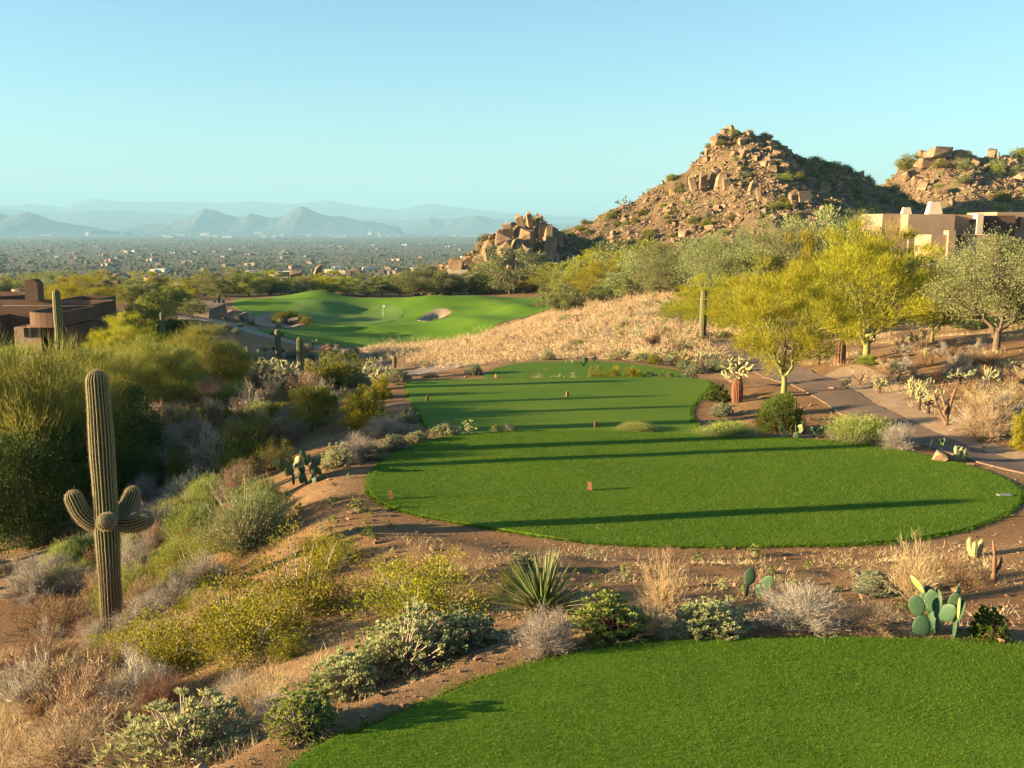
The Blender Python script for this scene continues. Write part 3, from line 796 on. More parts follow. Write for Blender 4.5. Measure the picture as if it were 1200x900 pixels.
M_BARREL = cactus_mat('barrel_skin', (.07, .03, .018), (.20, .07, .035), (.33, .13, .07))
M_SPINE = foliage_mat('spines', [(.35, .26, .16), (.5, .40, .27)], .3)
def column_path(h, r, rows, taper=.86, bulge=.05, seed=1, bend=0):
    t = np.linspace(0, 1, rows)
    z = t * (h - r * .9)
    R = r * (taper + (1 - taper) * np.sin(t * math.pi * .8 + .25)) * (1 + bulge * np.sin(t * 17 + seed) * .3)
    R *= np.interp(t, [0, .1, 1], [.86, .95, 1])
    P = np.c_[np.sin(t * 2.2) * bend, np.zeros(rows), z]
    # dome
    cap = np.linspace(0, 1, 9)[1:]
    P = np.vstack([P, P[-1] + np.c_[np.zeros((8, 2)), np.sin(cap * 1.5) * r * 1.0]]); R = np.r_[R, R[-1] * np.cos(cap * 1.5)]
    return P, R
def spines(P, Nn, L, rng, per=4, w=.004):
    n = len(P) * per
    p = np.repeat(P, per, 0); d = np.repeat(Nn, per, 0) + rng.normal(size=(n, 3)) * .75
    V, Q, T = leaf_arrays(p, d, L * rng.uniform(.5, 1.2, n), w, rng, 'twig')
    return MB().add(V, Q, T).mesh('spines')

M_CHO = foliage_mat('cholla_spines', [(.34, .30, .12), (.48, .42, .20), (.62, .56, .32)], .45)
M_CHOJ = plain_mat('cholla_joint', (.22, .22, .10), (.36, .34, .17), 30, .8, .6)
M_CHOG = foliage_mat('silver_cholla_spines', [(.24, .27, .17), (.36, .38, .27), (.48, .48, .38)], .4)
M_CHOD = plain_mat('cholla_dead_trunk', (.045, .028, .02), (.11, .07, .05), 20, .95, 1)
def cholla(seed, joints, spmat, W0=1.2, H0=1.2, trunk=.5):
    rng = np.random.default_rng(seed); tb, jb = MB(), MB()
    tb.tube(bez(np.array([0, 0, -.1]), np.array([.04, .02, .3 * H0 * trunk * 2]), np.array([0, 0, H0 * trunk]), 6), np.linspace(.085, .06, 6), 8)
    J = []
    ends = [(np.array([0, 0, H0 * trunk]), np.array([0, 0, 1.]))]
    for a in range(7):
        an = a * .9 + rng.uniform(-.3, .3); d = np.array([math.cos(an), math.sin(an), rng.uniform(.2, .8)]); s = np.array([0, 0, H0 * trunk * rng.uniform(.6, 1)])
        e = s + unit(d) * W0 * rng.uniform(.18, .26); tb.tube(bez(s, (s + e) / 2 + [0, 0, .03], e, 4), [.04, .035, .03, .025], 6); ends.append((e, unit(d)))
    P0, N0 = [], []
    while len(J) < joints:
        p, d = ends[rng.integers(0, len(ends))]
        d2 = unit(d + rng.normal(size=3) * .65 + [0, 0, .35]); l = rng.uniform(.12, .2); e = p + d2 * l
        q = e / [W0 / 2, W0 / 2, H0]
        if np.hypot(q[0], q[1]) > 1 or q[2] > 1 or q[2] < .2: continue
        t = np.linspace(0, 1, 6); R = .028 * np.array([.6, .95, 1, 1, .85, .4]) * rng.uniform(.9, 1.25)
        jb.tube(p + d2 * l * t[:, None], R, 6); J.append(e); ends.append((e, d2))
        for k in range(26):
            v = unit(rng.normal(size=3)); P0.append(p + d2 * l * rng.uniform(0, 1) + (v - d2 * (v @ d2)) * .026); N0.append(v + d2 * .3)
    sp = spines(np.array(P0), np.array(N0), .05, rng, 2, .006)
    return [('trunk', tb.mesh('trunk', True), M_CHOD), ('joints', jb.mesh('joints', True), M_CHOJ), ('spines', sp, spmat)]

def pad_mesh():
    n, m = 14, 22; V = []; Q = []
    for i in range(n + 1):
        t = i / n; w = .5 * math.sin(math.pi * min(1, t ** .8)) ** .62 * (.72 + .28 * t) if 0 < t < 1 else .02
        for j in range(m):
            a = 2 * math.pi * j / m
            th = .055 * math.sin(math.pi * t) ** .5 + .008
            V.append((w * .92 * math.cos(a), th * math.sin(a) * abs(math.sin(a)) ** .1 * (1 - .0), t * 1.12))
    for i in range(n):
        for j in range(m): Q.append((i * m + j, i * m + (j + 1) % m, (i + 1) * m + (j + 1) % m, (i + 1) * m + j))
    return MB().add(V, Q).mesh('pad', True)
PAD = pad_mesh()
def pad_material(name, a, b):
    m, t, p = new_mat(name, .55, .3)
    co = wcoord(t)
    v = N(t, 'ShaderNodeTexVoronoi'); v.inputs['Scale'].default_value = 9; v.inputs['Randomness'].default_value = .35; t.links.new(co, v.inputs['Vector'])
    dots = ramp(t, v.outputs['Distance'], [(.10, (1, 1, 1)), (.17, (0, 0, 0))])
    o = N(t, 'ShaderNodeObjectInfo')
    c = mix(t, fmath(t, 'ADD', fmath(t, 'MULTIPLY', noise(t, 3, 4, .6, co), .6), fmath(t, 'MULTIPLY', o.outputs['Random'], .4)), a, b)
    c = mix(t, dots, c, (.45, .40, .22))
    t.links.new(c, p.inputs['Base Color']); bump(t, p, dots, .5, .02)
    return m
M_PAD = pad_material('pear_pad_green', (.022, .06, .03), (.055, .10, .05))
M_PADY = pad_material('pear_pad_yellow', (.12, .16, .05), (.26, .27, .10))

# ---------------------------------------------------------------- placing
PROTO = {}
def proto(key, W0, H0, make): PROTO[key] = (W0, H0, make, {})
def get_parts(key, var):
    W0, H0, make, cache = PROTO[key]
    if var not in cache: cache[var] = make(var)
    return cache[var]
def put(key, name, x, y, w, h, label, cat, group=None, rz=None, var=None, z=None, sink=.03, parts=True, tilt=0.0):
    W0, H0 = PROTO[key][:2]
    nv = NVAR.get(key, 2)
    if var is None: var = random.randrange(nv)
    z = H(x, y) if z is None else z
    r = empty(name, (x, y, z - sink * min(1, h)), random.uniform(0, 6.28) if rz is None else rz)
    r.rotation_euler[0] = tilt
    r.scale = (w / W0, w / W0, h / H0)
    tag(r, label, cat, group)
    for nm, me, mt in get_parts(key, var):
        obj(nm, me, mt, r)
    return r
NVAR = {}
def place(key, name, px, base, wpx, top, label, cat, group=None, Y=None, **kw):
    """a plant given by its place in the photograph: centre px, foot py (or distance Y), width and top"""
    if Y is None:
        p = at(px, base); Y = p[1] + .35 * wpx * p[1] / F
    p = at_y(px, 450, Y); x = p[0]
    w = wpx * Y / F; z = H(x, Y)
    h = max(.08, at_y(px, top, Y)[2] - z)
    return put(key, name, x, Y, w, h, label, cat, group, z=z, **kw)

proto('palo_verde', 5.0, 4.6, lambda v: tree(100 + v, 5.0, 4.6, .75, 6, 105, 260, .40, .22, .016, 'twig', (BARK_G, M_PALO), up=.75, low=.17, rad=.085)); NVAR['palo_verde'] = 3
proto('palo_shrub', 4.5, 4.0, lambda v: tree(120 + v, 4.5, 4.0, .15, 7, 120, 330, .58, .30, .016, 'twig', (BARK_G, M_PALO2), up=.8, low=.03, rad=.05, spread=1.3)); NVAR['palo_shrub'] = 3
proto('mesquite', 5.5, 4.6, lambda v: tree(140 + v, 5.5, 4.6, .8, 5, 130, 300, .55, .085, .035, 'leaf', (BARK_B, M_MESQ), up=.1, low=.22, rad=.11, hang=.5)); NVAR['mesquite'] = 3
proto('ironwood', 6.0, 4.8, lambda v: tree(160 + v, 6.0, 4.8, .7, 6, 120, 260, .6, .14, .06, 'leaf', (BARK_B, M_IRON), up=.2, low=.15, rad=.11)); NVAR['ironwood'] = 3
proto('far_green', 6.0, 5.0, lambda v: tree(180 + v, 6.0, 5.0, .5, 5, 58, 170, .58, .26, .075, 'leaf', (BARK_B, (M_MESQ, M_PALO2, M_IRON, M_PALO)[v]), up=.5, low=.06, rad=.10)); NVAR['far_green'] = 4
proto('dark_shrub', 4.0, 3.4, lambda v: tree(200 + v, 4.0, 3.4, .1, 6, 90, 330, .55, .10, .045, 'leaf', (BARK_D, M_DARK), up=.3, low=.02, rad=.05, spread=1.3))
proto('small_tree', 2.2, 1.9, lambda v: tree(220 + v, 2.2, 1.9, .75, 4, 60, 230, .26, .07, .030, 'leaf', (BARK_D, M_OLIVE), up=.3, low=.32, rad=.035, lean=-.12)); NVAR['small_tree'] = 1
proto('creosote', 2.2, 1.7, lambda v: bush(240 + v, 2.2, 1.7, 130, 62, .22, .052, .026, 'leaf', (BARK_P, M_CREO), shell=.25, up=.5, sf=.5, sr=.6)); NVAR['creosote'] = 3
proto('dark_creosote', 2.4, 1.9, lambda v: bush(250 + v, 2.4, 1.9, 90, 100, .26, .05, .02, 'leaf', (BARK_D, M_OLIVE), shell=.35, up=.5, sr=.8))
proto('golden_bush', 2.0, 1.6, lambda v: bush(260 + v, 2.0, 1.6, 130, 110, .17, .07, .022, 'leaf', (BARK_D, M_GOLD), shell=.35, up=1.1))
proto('olive_bush', 2.2, 1.4, lambda v: bush(270 + v, 2.2, 1.4, 120, 100, .2, .07, .028, 'leaf', (BARK_D, M_OLIVE), shell=.3, up=.7))
proto('silver_bush', 1.3, .8, lambda v: bush(280 + v, 1.3, .8, 380, 30, .09, .052, .024, 'leaf', (BARK_P, M_SILV), shell=.5, rosette=True, skirt=(M_DRY, 700))); NVAR['silver_bush'] = 3
proto('pale_bush', 1.3, .8, lambda v: bush(290 + v, 1.3, .8, 380, 30, .09, .052, .026, 'leaf', (BARK_P, M_BRIT), shell=.5, rosette=True, skirt=(M_DRY, 900))); NVAR['pale_bush'] = 3
proto('blue_bush', 1.3, .8, lambda v: bush(300 + v, 1.3, .8, 380, 30, .09, .052, .026, 'leaf', (BARK_P, M_BLUE), shell=.5, rosette=True, skirt=(M_DRYG, 400)))
proto('green_bush', 1.2, .8, lambda v: bush(310 + v, 1.2, .8, 190, 34, .12, .075, .028, 'leaf', (BARK_D, (M_BRIT, M_GREEN)[v]), shell=.6, rosette=True, skirt=(M_DRYB, 500)))
proto('round_bush', 2.2, 1.6, lambda v: bush(320 + v, 2.2, 1.6, 330, 45, .16, .06, .03, 'leaf', (BARK_D, M_GREEN), shell=.72, up=.3, skirt=(M_DRYB, 900)))
proto('red_flower_bush', 2.6, 1.9, lambda v: bush(330 + v, 2.6, 1.9, 190, 90, .25, .09, .012, 'leaf', (BARK_P, M_IRON), shell=.35, up=1.0, flowers=(M_RED, 90, .03))); NVAR['red_flower_bush'] = 1
proto('yellow_flower_bush', 1.3, .8, lambda v: bush(340 + v, 1.3, .8, 280, 28, .11, .062, .020, 'leaf', (BARK_P, M_SILV), shell=.45, rosette=True, skirt=(M_DRY, 2600), flowers=(M_YEL, 14, .02))); NVAR['yellow_flower_bush'] = 1
proto('dry_bush', 1.3, .75, lambda v: twiggy(350 + v, 1.3, .75, 9000, .11, .0045, (M_DRY, M_DRYG, M_DRYB)[v % 3], nst=60)); NVAR['dry_bush'] = 6
proto('dry_far', 1.3, .75, lambda v: twiggy(360 + v, 1.3, .75, 1800, .17, .013, (M_DRY, M_DRYG, M_DRYB)[v % 3], nst=12)); NVAR['dry_far'] = 6
proto('straw_tuft', .8, .7, lambda v: twiggy(370 + v, .8, .8, 2000, .13, .004, M_STRAW, up=.6, nst=60, curl=.5)); NVAR['straw_tuft'] = 3
proto('green_tuft', 2.0, 1.2, lambda v: bush(380 + v, 2.0, 1.2, 230, 60, .25, .16, .011, 'leaf', (BARK_P, M_BRIT), shell=.5, up=1.4, skirt=(M_DRYG, 1600)))
proto('weed', .3, .3, lambda v: bush(390 + v, .3, .3, 22, 16, .05, .045, .018, 'leaf', (BARK_P, (M_BRIT, M_GREEN, M_SILV)[v]), shell=.45, rosette=True)); NVAR['weed'] = 3
proto('cholla', 1.2, 1.2, lambda v: cholla(400 + v, 85, (M_CHO, M_CHO, M_CHOG)[v])); NVAR['cholla'] = 3
proto('scrub', 3.0, 2.2, lambda v: bush(420 + v, 3.0, 2.2, 55, 34, .55, .34, .11, 'leaf', (BARK_B, (M_PALO2, M_IRON, M_OLIVE)[v]), shell=.3, up=.5)); NVAR['scrub'] = 3
# ---------------------------------------------------------------- rocks
def hull(seed, n=16, sq=(1, 1, 1), bev=.05):
    rng = np.random.default_rng(seed); bm = bmesh.new()
    for v in unit(rng.normal(size=(n, 3))) * rng.uniform(.8, 1.05, (n, 1)) * np.array(sq) * .5: bm.verts.new(v)
    r = bmesh.ops.convex_hull(bm, input=bm.verts)
    bmesh.ops.delete(bm, geom=[g for g in r['geom_interior'] if isinstance(g, bmesh.types.BMVert)], context='VERTS')
    if bev: bmesh.ops.bevel(bm, geom=list(bm.edges), offset=bev, segments=1, affect='EDGES')
    bmesh.ops.triangulate(bm, faces=bm.faces)
    V = np.array([v.co[:] for v in bm.verts]); bm.verts.index_update(); Fc = np.array([[v.index for v in f.verts] for f in bm.faces]); bm.free()
    return V, Fc
def blocky(seed, j):
    rng = np.random.default_rng(seed); bm = bmesh.new()
    P = np.array([(a, b, c) for a in (-.5, .5) for b in (-.5, .5) for c in (-.5, .5)]) * rng.uniform(.35 + .1 * j, 1, (8, 3))
    P = np.vstack([P, unit(rng.normal(size=(3, 3))) * .6 * rng.uniform(.8, 1.15, (3, 1))])
    for v in P: bm.verts.new(v)
    r = bmesh.ops.convex_hull(bm, input=bm.verts); bmesh.ops.delete(bm, geom=[g for g in r['geom_interior'] if isinstance(g, bmesh.types.BMVert)], context='VERTS')
    bmesh.ops.bevel(bm, geom=list(bm.edges), offset=.012, segments=1, affect='EDGES'); bmesh.ops.triangulate(bm, faces=bm.faces)
    V = np.array([v.co[:] for v in bm.verts]); bm.verts.index_update(); Fc = np.array([[v.index for v in f.verts] for f in bm.faces]); bm.free(); return V, Fc
def rock_mat(name, a, b, c):
    m, t, p = new_mat(name, .95, .1); co = wcoord(t)
    n = noise(t, 1.6, 8, .7, co); n2 = noise(t, 2.6, 6, .75, co, 1.5)
    o = N(t, 'ShaderNodeObjectInfo'); g = N(t, 'ShaderNodeNewGeometry')
    col = ramp(t, n, [(.32, a), (.5, b), (.7, c)])
    col = mix(t, ramp(t, n2, [(.45, (0, 0, 0)), (.65, (.55, .55, .55))]), col, tuple(x * .6 for x in b))
    hs = N(t, 'ShaderNodeHueSaturation'); t.links.new(col, hs.inputs['Color'])
    t.links.new(fmath(t, 'ADD', .72, fmath(t, 'MULTIPLY', g.outputs['Random Per Island'], .55)), hs.inputs['Value'])
    t.links.new(hs.outputs[0], p.inputs['Base Color']); bump(t, p, n, .8, .15)
    return m
M_ROCK = rock_mat('hill_rock', (.10, .062, .036), (.225, .148, .088), (.35, .245, .155))
M_ROCKG = rock_mat('grey_rock', (.13, .09, .07), (.22, .16, .125), (.32, .25, .20))
ROCKS = []
for i in range(8):
    ROCKS.append(blocky(500 + i, .9 if i < 5 else .5))
ROCK_ME = {}
def rock(px_or_xy, w, h, label, cat='boulder', group=None, var=None, mat=None, name='boulder', z=None, d=None, rz=None):
    x, y = px_or_xy; var = random.randrange(5) if var is None else var
    key = (var, (mat or M_ROCK).name)
    if key not in ROCK_ME:
        v, f = ROCKS[var]; v = v / (v.max(0) - v.min(0)); v[:, 2] -= v[:, 2].min(); ROCK_ME[key] = MB().add(v, None, f).mesh('boulder'); ROCK_ME[key].materials.append(mat or M_ROCK)
    o = obj(name, ROCK_ME[key]); z = H(x, y) if z is None else z
    o.location = (x, y, z - .2 * h); o.rotation_euler = (random.uniform(-.3, .3), random.uniform(-.3, .3), random.uniform(0, 6.28) if rz is None else rz); o.scale = (w, d or w * .85, h)
    return tag(o, label, cat, group)
def rocks_stuff(name, X, Y, Z, S, mat, aspect=(1, 1, .75), seed=3, label=None):
    rng = np.random.default_rng(seed); mb = MB(); tp = []
    for i in range(6):
        v, f = hull(600 + i, 9, (1, .9, .8), 0); tp.append((v, f))
    k = rng.integers(0, 6, len(X))
    for i in range(6):
        s = k == i; m = s.sum()
        if not m: continue
        v, f = tp[i]; a = rng.uniform(0, 6.28, m); c, sn = np.cos(a)[:, None], np.sin(a)[:, None]
        t = v[None] * (S[s][:, None, None] * np.array(aspect) * rng.uniform(.7, 1.3, (m, 1, 3)))
        t = np.stack([t[..., 0] * c - t[..., 1] * sn, t[..., 0] * sn + t[..., 1] * c, t[..., 2]], -1)
        t = t + np.stack([X[s], Y[s], Z[s] + S[s] * .15], -1)[:, None]
        mb.add(t, None, (f[None] + (np.arange(m) * len(v))[:, None, None]))
    o = obj(name, mb.mesh(name), mat); o['kind'] = 'stuff'
    if label: o['label'] = label
    return o

def hill_points(n, k, rng, front=.9, spread=None):
    Y, prof, wf, wb = RIDGES[k]
    px = [p for p, _ in prof]; lo, hi = (px[0], px[-1]) if spread is None else spread
    X = (rng.uniform(lo, hi, n) - 600) / F * Y; D = Y - wf * front * rng.uniform(0, 1, n) ** 1.5 + wb * .15 * rng.uniform(0, 1, n)
    return X, D
rng = np.random.default_rng(11)
XX, YY, SS = [], [], []
for k, n, sp, s0 in ((0, 24000, (640, 1100), .62), (0, 11000, (770, 980), .75), (0, 1300, (700, 1050), 1.5), (1, 24000, (1010, 1330), .85), (1, 1100, (1030, 1320), 2.0), (2, 3200, (500, 700), .55), (2, 1600, (515, 670), 1.2)):
    x, y = hill_points(n, k, rng, .85 if k < 2 else .9, sp)
    keep = (vnoise(x / 9, y / 9, 91 + k) > .3)
    XX.append(x[keep]); YY.append(y[keep]); SS.append(s0 * rng.lognormal(0, .45, keep.sum()))
XX, YY, SS = map(np.concatenate, (XX, YY, SS))
rocks_stuff('rubble', XX, YY, height(XX, YY), SS, M_ROCK)
# larger boulders one can count on the hills
for k, n, sp, a, b, lab, grp in ((0, 80, (700, 1010), 1.6, 3.6, 'large brown boulder among the rubble of the peaked rocky hill', 'boulders on the peaked hill'),
                       (0, 80, (815, 915), 1.8, 4.0, 'brown block of rock in the crest of the peaked rocky hill', 'crest rocks of the peaked hill'),
                       (1, 55, (1040, 1300), 2.5, 6.0, 'tawny boulder on the hill behind the adobe house', 'boulders on the hill behind the house'),
                       (2, 60, (520, 665), 1.2, 2.9, 'brown boulder on the low rocky outcrop beyond the green', 'boulders of the low outcrop')):
    X, D = hill_points(n, k, rng, .8, sp)
    if 'crest' in grp: D = RIDGES[k][0] - rng.uniform(0, 28, n)
    for x, y in zip(X, D):
        s = rng.uniform(a, b) * rng.uniform(.6, 1); rock((x, y), s, s * rng.uniform(.6, 1.05), lab, group=grp)
# column-like cliff blocks half way up the peak and the fins of the outcrop
for i, (px, py, w, h) in enumerate([(806, 222, 3.6, 6.5), (814, 222, 3.2, 6.8), (823, 220, 3.8, 7.2), (832, 219, 3.6, 7), (842, 219, 4.4, 7), (852, 221, 3.4, 5), (795, 224, 3, 4.5), (787, 229, 3, 4), (930, 238, 4.2, 5.5), (950, 200, 5.4, 4.5), (942, 236, 5.5, 4), (880, 225, 3.2, 5), (893, 233, 2.8, 5), (907, 203, 4, 3.6), (1060, 196, 7, 5)]):
    p = at(px, py, 150); rock(p[:2], w * .75, h * .85, ['upright brown cliff block in the band half way up the peaked hill', 'big tawny boulder on the right shoulder of the peaked hill'][i > 7], 'rock', ['cliff blocks of the peaked hill', 'shoulder boulders of the peaked hill'][i > 7], var=5 + i % 3 if i < 8 else None, name='cliff_block', rz=random.uniform(-.3, .3))
for i, (px, top, w, Y) in enumerate([(531, 301, 18, 262), (541, 309, 12, 262), (552, 305, 14, 268), (564, 300, 14, 262), (577, 282, 16, 262), (586, 274, 24, 262), (594, 264, 14, 268), (600, 259, 12, 271), (608, 262, 11, 272), (617, 249, 9, 274), (623, 247, 8, 276), (629, 250, 9, 275), (634, 257, 8, 273), (641, 261, 11, 271), (649, 266, 9, 273), (655, 270, 10, 274), (606, 275, 16, 262), (622, 268, 20, 266), (640, 275, 16, 264), (592, 285, 22, 256), (612, 288, 18, 255), (575, 297, 16, 254)]):
    x = (px - 600) / F * Y; z = H(x, Y); h = max(3, at_y(px, top, Y)[2] - z)
    rock((x, Y), w * Y / F * .95, h * 1.3, 'tall upright fin of brown rock on the low outcrop beyond the green', 'rock', 'rock fins of the outcrop', var=5 + i % 3, name='rock_fin', rz=random.uniform(-.4, .4), z=z)
for px, top, w in ((1073, 181, 22), (1090, 172, 30), (1110, 190, 14)):
    x = (px - 600) / F * 392; z = H(x, 392); rock((x, 392), w * 392 / F, max(3.5, at_y(px, top, 392)[2] - z), {1073: 'sloping tawny slab left of the top block on the hill behind the house', 1090: 'flat tawny block that crowns the hill behind the house', 1110: 'small tawny block right of the crowning block behind the house'}[px], 'rock', name='summit_rock', z=z, rz=.1)
# spires beyond the green
for px, top, w, lab, v in ((363, 302, 8, 'slim brown rock spire standing beyond the green', 6), (351, 311, 12, 'lower broad brown rock beside the slim spire beyond the green', 5)):
    x = (px - 600) / F * 285; z = H(x, 285); rock((x, 285), w * 285 / F * 1.2, (at_y(px, top, 285)[2] - z) * 1.12, lab, 'rock', var=v, name='rock_spire', z=z, rz=.3)
for px, base, w, h, lab in ((290, 377, 17, 13, 'square brown boulder beside the left bunker of the green'), (245, 372, 36, 16, 'broad flat grey boulder left of the green'), (268, 374, 18, 11, 'small grey boulder between the flat boulder and the square one'), (225, 368, 16, 9, 'low grey boulder at the left end of the boulders near the green'), (346, 380, 14, 8, 'brown rock in the shrubs in front of the left bunker'),
                              (862, 330, 9, 10, 'tawny rock among trees at the foot of the hill')):
    p = at(px, base, 60); s = p[1] / F; rock(p[:2], w * s, h * s * 1.15, lab, mat=M_ROCKG)
for px, base, w, h, lab in ((1100, 540, 22, 12, 'tawny stone below the prickly pear at the right end of the middle tee'), (1113, 541, 12, 8, 'small tawny stone between the prickly pear and the columnar cactus')):
    p = at(px, base, 15); s = p[1] / F; rock(p[:2], w * s, h * s * 1.3, lab, 'stone', name='stone')
# loose stones and clods on the near ground
def gravel(n, r0, r1, amin, amax, s0, seed):
    rg = np.random.default_rng(seed); r = np.exp(rg.uniform(math.log(r0), math.log(r1), n)); a = np.radians(rg.uniform(amin, amax, n))
    x, y = r * np.sin(a), r * np.cos(a); k = np.ones(n, bool)
    for P in (FRONT, MID, SECOND): k &= sdf_poly(x, y, P) > .06
    return x[k], y[k], s0 * rg.lognormal(0, .5, k.sum()) * (1 + r[k] / 25)
x, y, s = gravel(26000, 6, 45, -33, 33, .014, 5); x2, y2, s2 = gravel(900, 6, 50, -33, 33, .05, 6)
x, y, s = np.r_[x, x2], np.r_[y, y2], np.r_[s, s2]
rocks_stuff('gravel', x, y, height(x, y), s, plain_mat('clods', (.15, .078, .042), (.30, .19, .125), 3, .95, 0), label='small stones and clods on the brown soil')

# ---------------------------------------------------------------- turf blades
def blades(name, P, z, box, n, hgt, wd, seed, label):
    rg = np.random.default_rng(seed); x = rg.uniform(box[0], box[1], n); y = rg.uniform(box[2], box[3], n)
    k = sdf_poly(x, y, P) < -.01; x, y = x[k], y[k]; m = len(x)
    zz = z + .015 * fbm(x / 1.7, y / 1.7, 3, 8) + .015
    D = rg.normal(size=(m, 3)) * [.75, .75, .1] + [0, 0, .9]
    V, Q, T = leaf_arrays(np.c_[x, y, zz], D, hgt * rg.uniform(.5, 1.3, m), wd * rg.uniform(.7, 1.3, m), rg, 'twig')
    o = obj(name, MB().add(V, Q, T).mesh(name), M_BLADE); o['kind'] = 'stuff'; o['label'] = label
M_BLADE = foliage_mat('turf_blades', [(.032, .078, .004), (.072, .15, .008), (.15, .225, .02)], .35)
def patchy(m):
    t = m.node_tree; p = t.nodes['Principled BSDF']; co = wcoord(t); src = p.inputs['Base Color'].links[0].from_socket
    n1 = ramp(t, noise(t, .9, 5, .65, co), [(.45, (0, 0, 0)), (.72, (.6, .6, .6))]); n2 = ramp(t, noise(t, 2.4, 4, .6, co), [(.5, (0, 0, 0)), (.75, (.45, .45, .45))])
    c = mix(t, n1, src, (.15, .19, .012)); c = mix(t, n2, c, (.035, .085, .006)); t.links.new(c, p.inputs['Base Color'])
patchy(M_BLADE)
blades('grass', FRONT, Z_FRONT, (-3.2, 5.8, 4.6, 8.8), 560000, .019, .0042, 21, 'short mown turf of the front tee')
blades('grass', MID, Z_MID, (-4.5, 12.5, 16, 28.5), 460000, .032, .010, 22, 'short mown turf of the middle tee')

def fringe(P, z, n, h, seed, label):
    rg = np.random.default_rng(seed); i = rg.integers(0, len(P), n); t = rg.uniform(0, 1, n)[:, None]
    q = P[i] * (1 - t) + P[(i + 1) % len(P)] * t; L = np.linalg.norm(P[(i + 1) % len(P)] - P[i], axis=1); 
    nz = unit(np.roll(P, -1, 0) - P)[i]; q = q + np.c_[nz[:, 1], -nz[:, 0]] * rg.normal(size=(n, 1)) * .03 * (1 + 1.5 * vnoise(q[:, 0] * 3, q[:, 1] * 3, 5))[:, None]
    D = rg.normal(size=(n, 3)) * [.9, .9, .1] + [0, 0, .7]
    V, Q, T = leaf_arrays(np.c_[q, np.full(n, z - .01)], D, h * rg.uniform(.4, 1.5, n), h * .2, rg, 'twig')
    o = obj('grass_fringe', MB().add(V, Q, T).mesh('grass_fringe'), M_BLADE); o['kind'] = 'stuff'; o['label'] = label
fringe(FRONT, Z_FRONT, 22000, .04, 61, 'uncut grass fringe of the front tee'); fringe(MID, Z_MID, 26000, .055, 62, 'uncut grass fringe of the middle tee'); fringe(SECOND, Z_SECOND, 16000, .07, 63, 'uncut grass fringe of the second tee')
# ---------------------------------------------------------------- saguaros
def saguaro(px, top, wpx, label, base=None, Y=None, ribs=16, arms=(), rz=0, group=None, hero=False, name='saguaro_cactus', bend=0.0):
    if Y is None: Y = at(px, base)[1]
    x = (px - 600) / F * Y; z = H(x, Y); h = at_y(px, top, Y)[2] - z; r = wpx * Y / F / 2
    root = empty(name, (x, Y, z - .05)); tag(root, label, 'cactus', group)
    P, R = column_path(h + .05, r, 110 if hero else 40, bulge=.12, bend=bend)
    me, cr, cn = ribbed(P, R, ribs, 8 if hero else 4, .12, seed=abs(int(px)) % 97)
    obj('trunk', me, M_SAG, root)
    rg = np.random.default_rng(abs(int(px))); S = [(cr, cn)]
    for pts, ra in arms:
        pts = np.array(pts, float); t = np.linspace(0, 1, 44)
        q = np.array([bz(pts, s) for s in t]); e = unit(q[-1] - q[-3]); cap = np.linspace(0, 1, 9)[1:]
        q = np.vstack([q, q[-1] + e * (np.sin(cap * 1.5) * ra)[:, None]]); Rr = np.r_[ra * np.interp(t, [0, .25, .8, 1], [.62, .95, 1.04, 1]), ra * np.cos(cap * 1.5)]
        ma, ca, cna = ribbed(q, Rr, max(10, ribs - 4), 7, .13, seed=int(ra * 991)); obj('arm', ma, M_SAG, root); S.append((ca, cna))
    if hero:
        c = np.vstack([s[0] for s in S]); n_ = np.vstack([s[1] for s in S])
        c = np.vstack([c, c + rg.normal(size=c.shape) * .01]); n_ = np.vstack([n_, n_])
        obj('spines', spines(c, n_, .035, rg, 5, .0022), M_SPINE, root)
    return root
def bz(P, t):
    P = P.copy()
    while len(P) > 1: P = P[:-1] * (1 - t) + P[1:] * t
    return P[0]
saguaro(106, 435, 27.5, 'tall ribbed saguaro with four short arms standing alone on the lower left slope', Y=16.7, ribs=21, hero=True, bend=.03, arms=[
    ([(-.05, 0, 2.0), (-.30, -.03, 1.98), (-.40, -.05, 2.2), (-.50, -.06, 2.48)], .14),
    ([(.07, .1, 2.02), (.36, .1, 1.90), (.56, .05, 2.0), (.72, .0, 2.08)], .145),
    ([(.12, -.05, 2.12), (.18, -.36, 2.12), (.22, -.52, 2.2)], .13),
    ([(.1, .1, 2.08), (.26, .3, 2.15), (.32, .35, 2.3), (.36, .38, 2.44)], .13)])
saguaro(67, 340, 9.5, 'slim armless saguaro in front of the brown adobe house', Y=66, ribs=14)
saguaro(324, 386, 7.5, 'left and farther of two short saguaros before the green', base=424)
saguaro(350, 395, 8.5, 'right and nearer of two short saguaros before the green', base=440)
saguaro(461, 417, 4.5, 'tiny dark saguaro by the bend of the dirt path', base=432)
saguaro(824.5, 340, 8, 'straight armless saguaro on the golden grass slope', base=401)
saguaro(257, 345, 3.4, 'taller of the thin saguaros by the boulders left of the green', base=366)
saguaro(262, 351, 3.2, 'middle thin saguaro by the boulders left of the green', base=367)
saguaro(252, 352, 2.8, 'shortest thin saguaro by the boulders left of the green', base=364)
saguaro(189, 366, 5, 'dark saguaro standing in the shade of the trees right of the brown house', Y=78)
for k, (px, top) in enumerate(((924, 268), (931, 262), (938, 270), (944, 266))): saguaro(px, top, 4.5, 'green column of the cactus stand among the trees below the hill', Y=112, ribs=12, group='cactus stand below the hill', name='column_cactus')
saguaro(684 + 473, 178, 1.8, 'tiny saguaro on the skyline of the hill behind the house', Y=385, ribs=10)
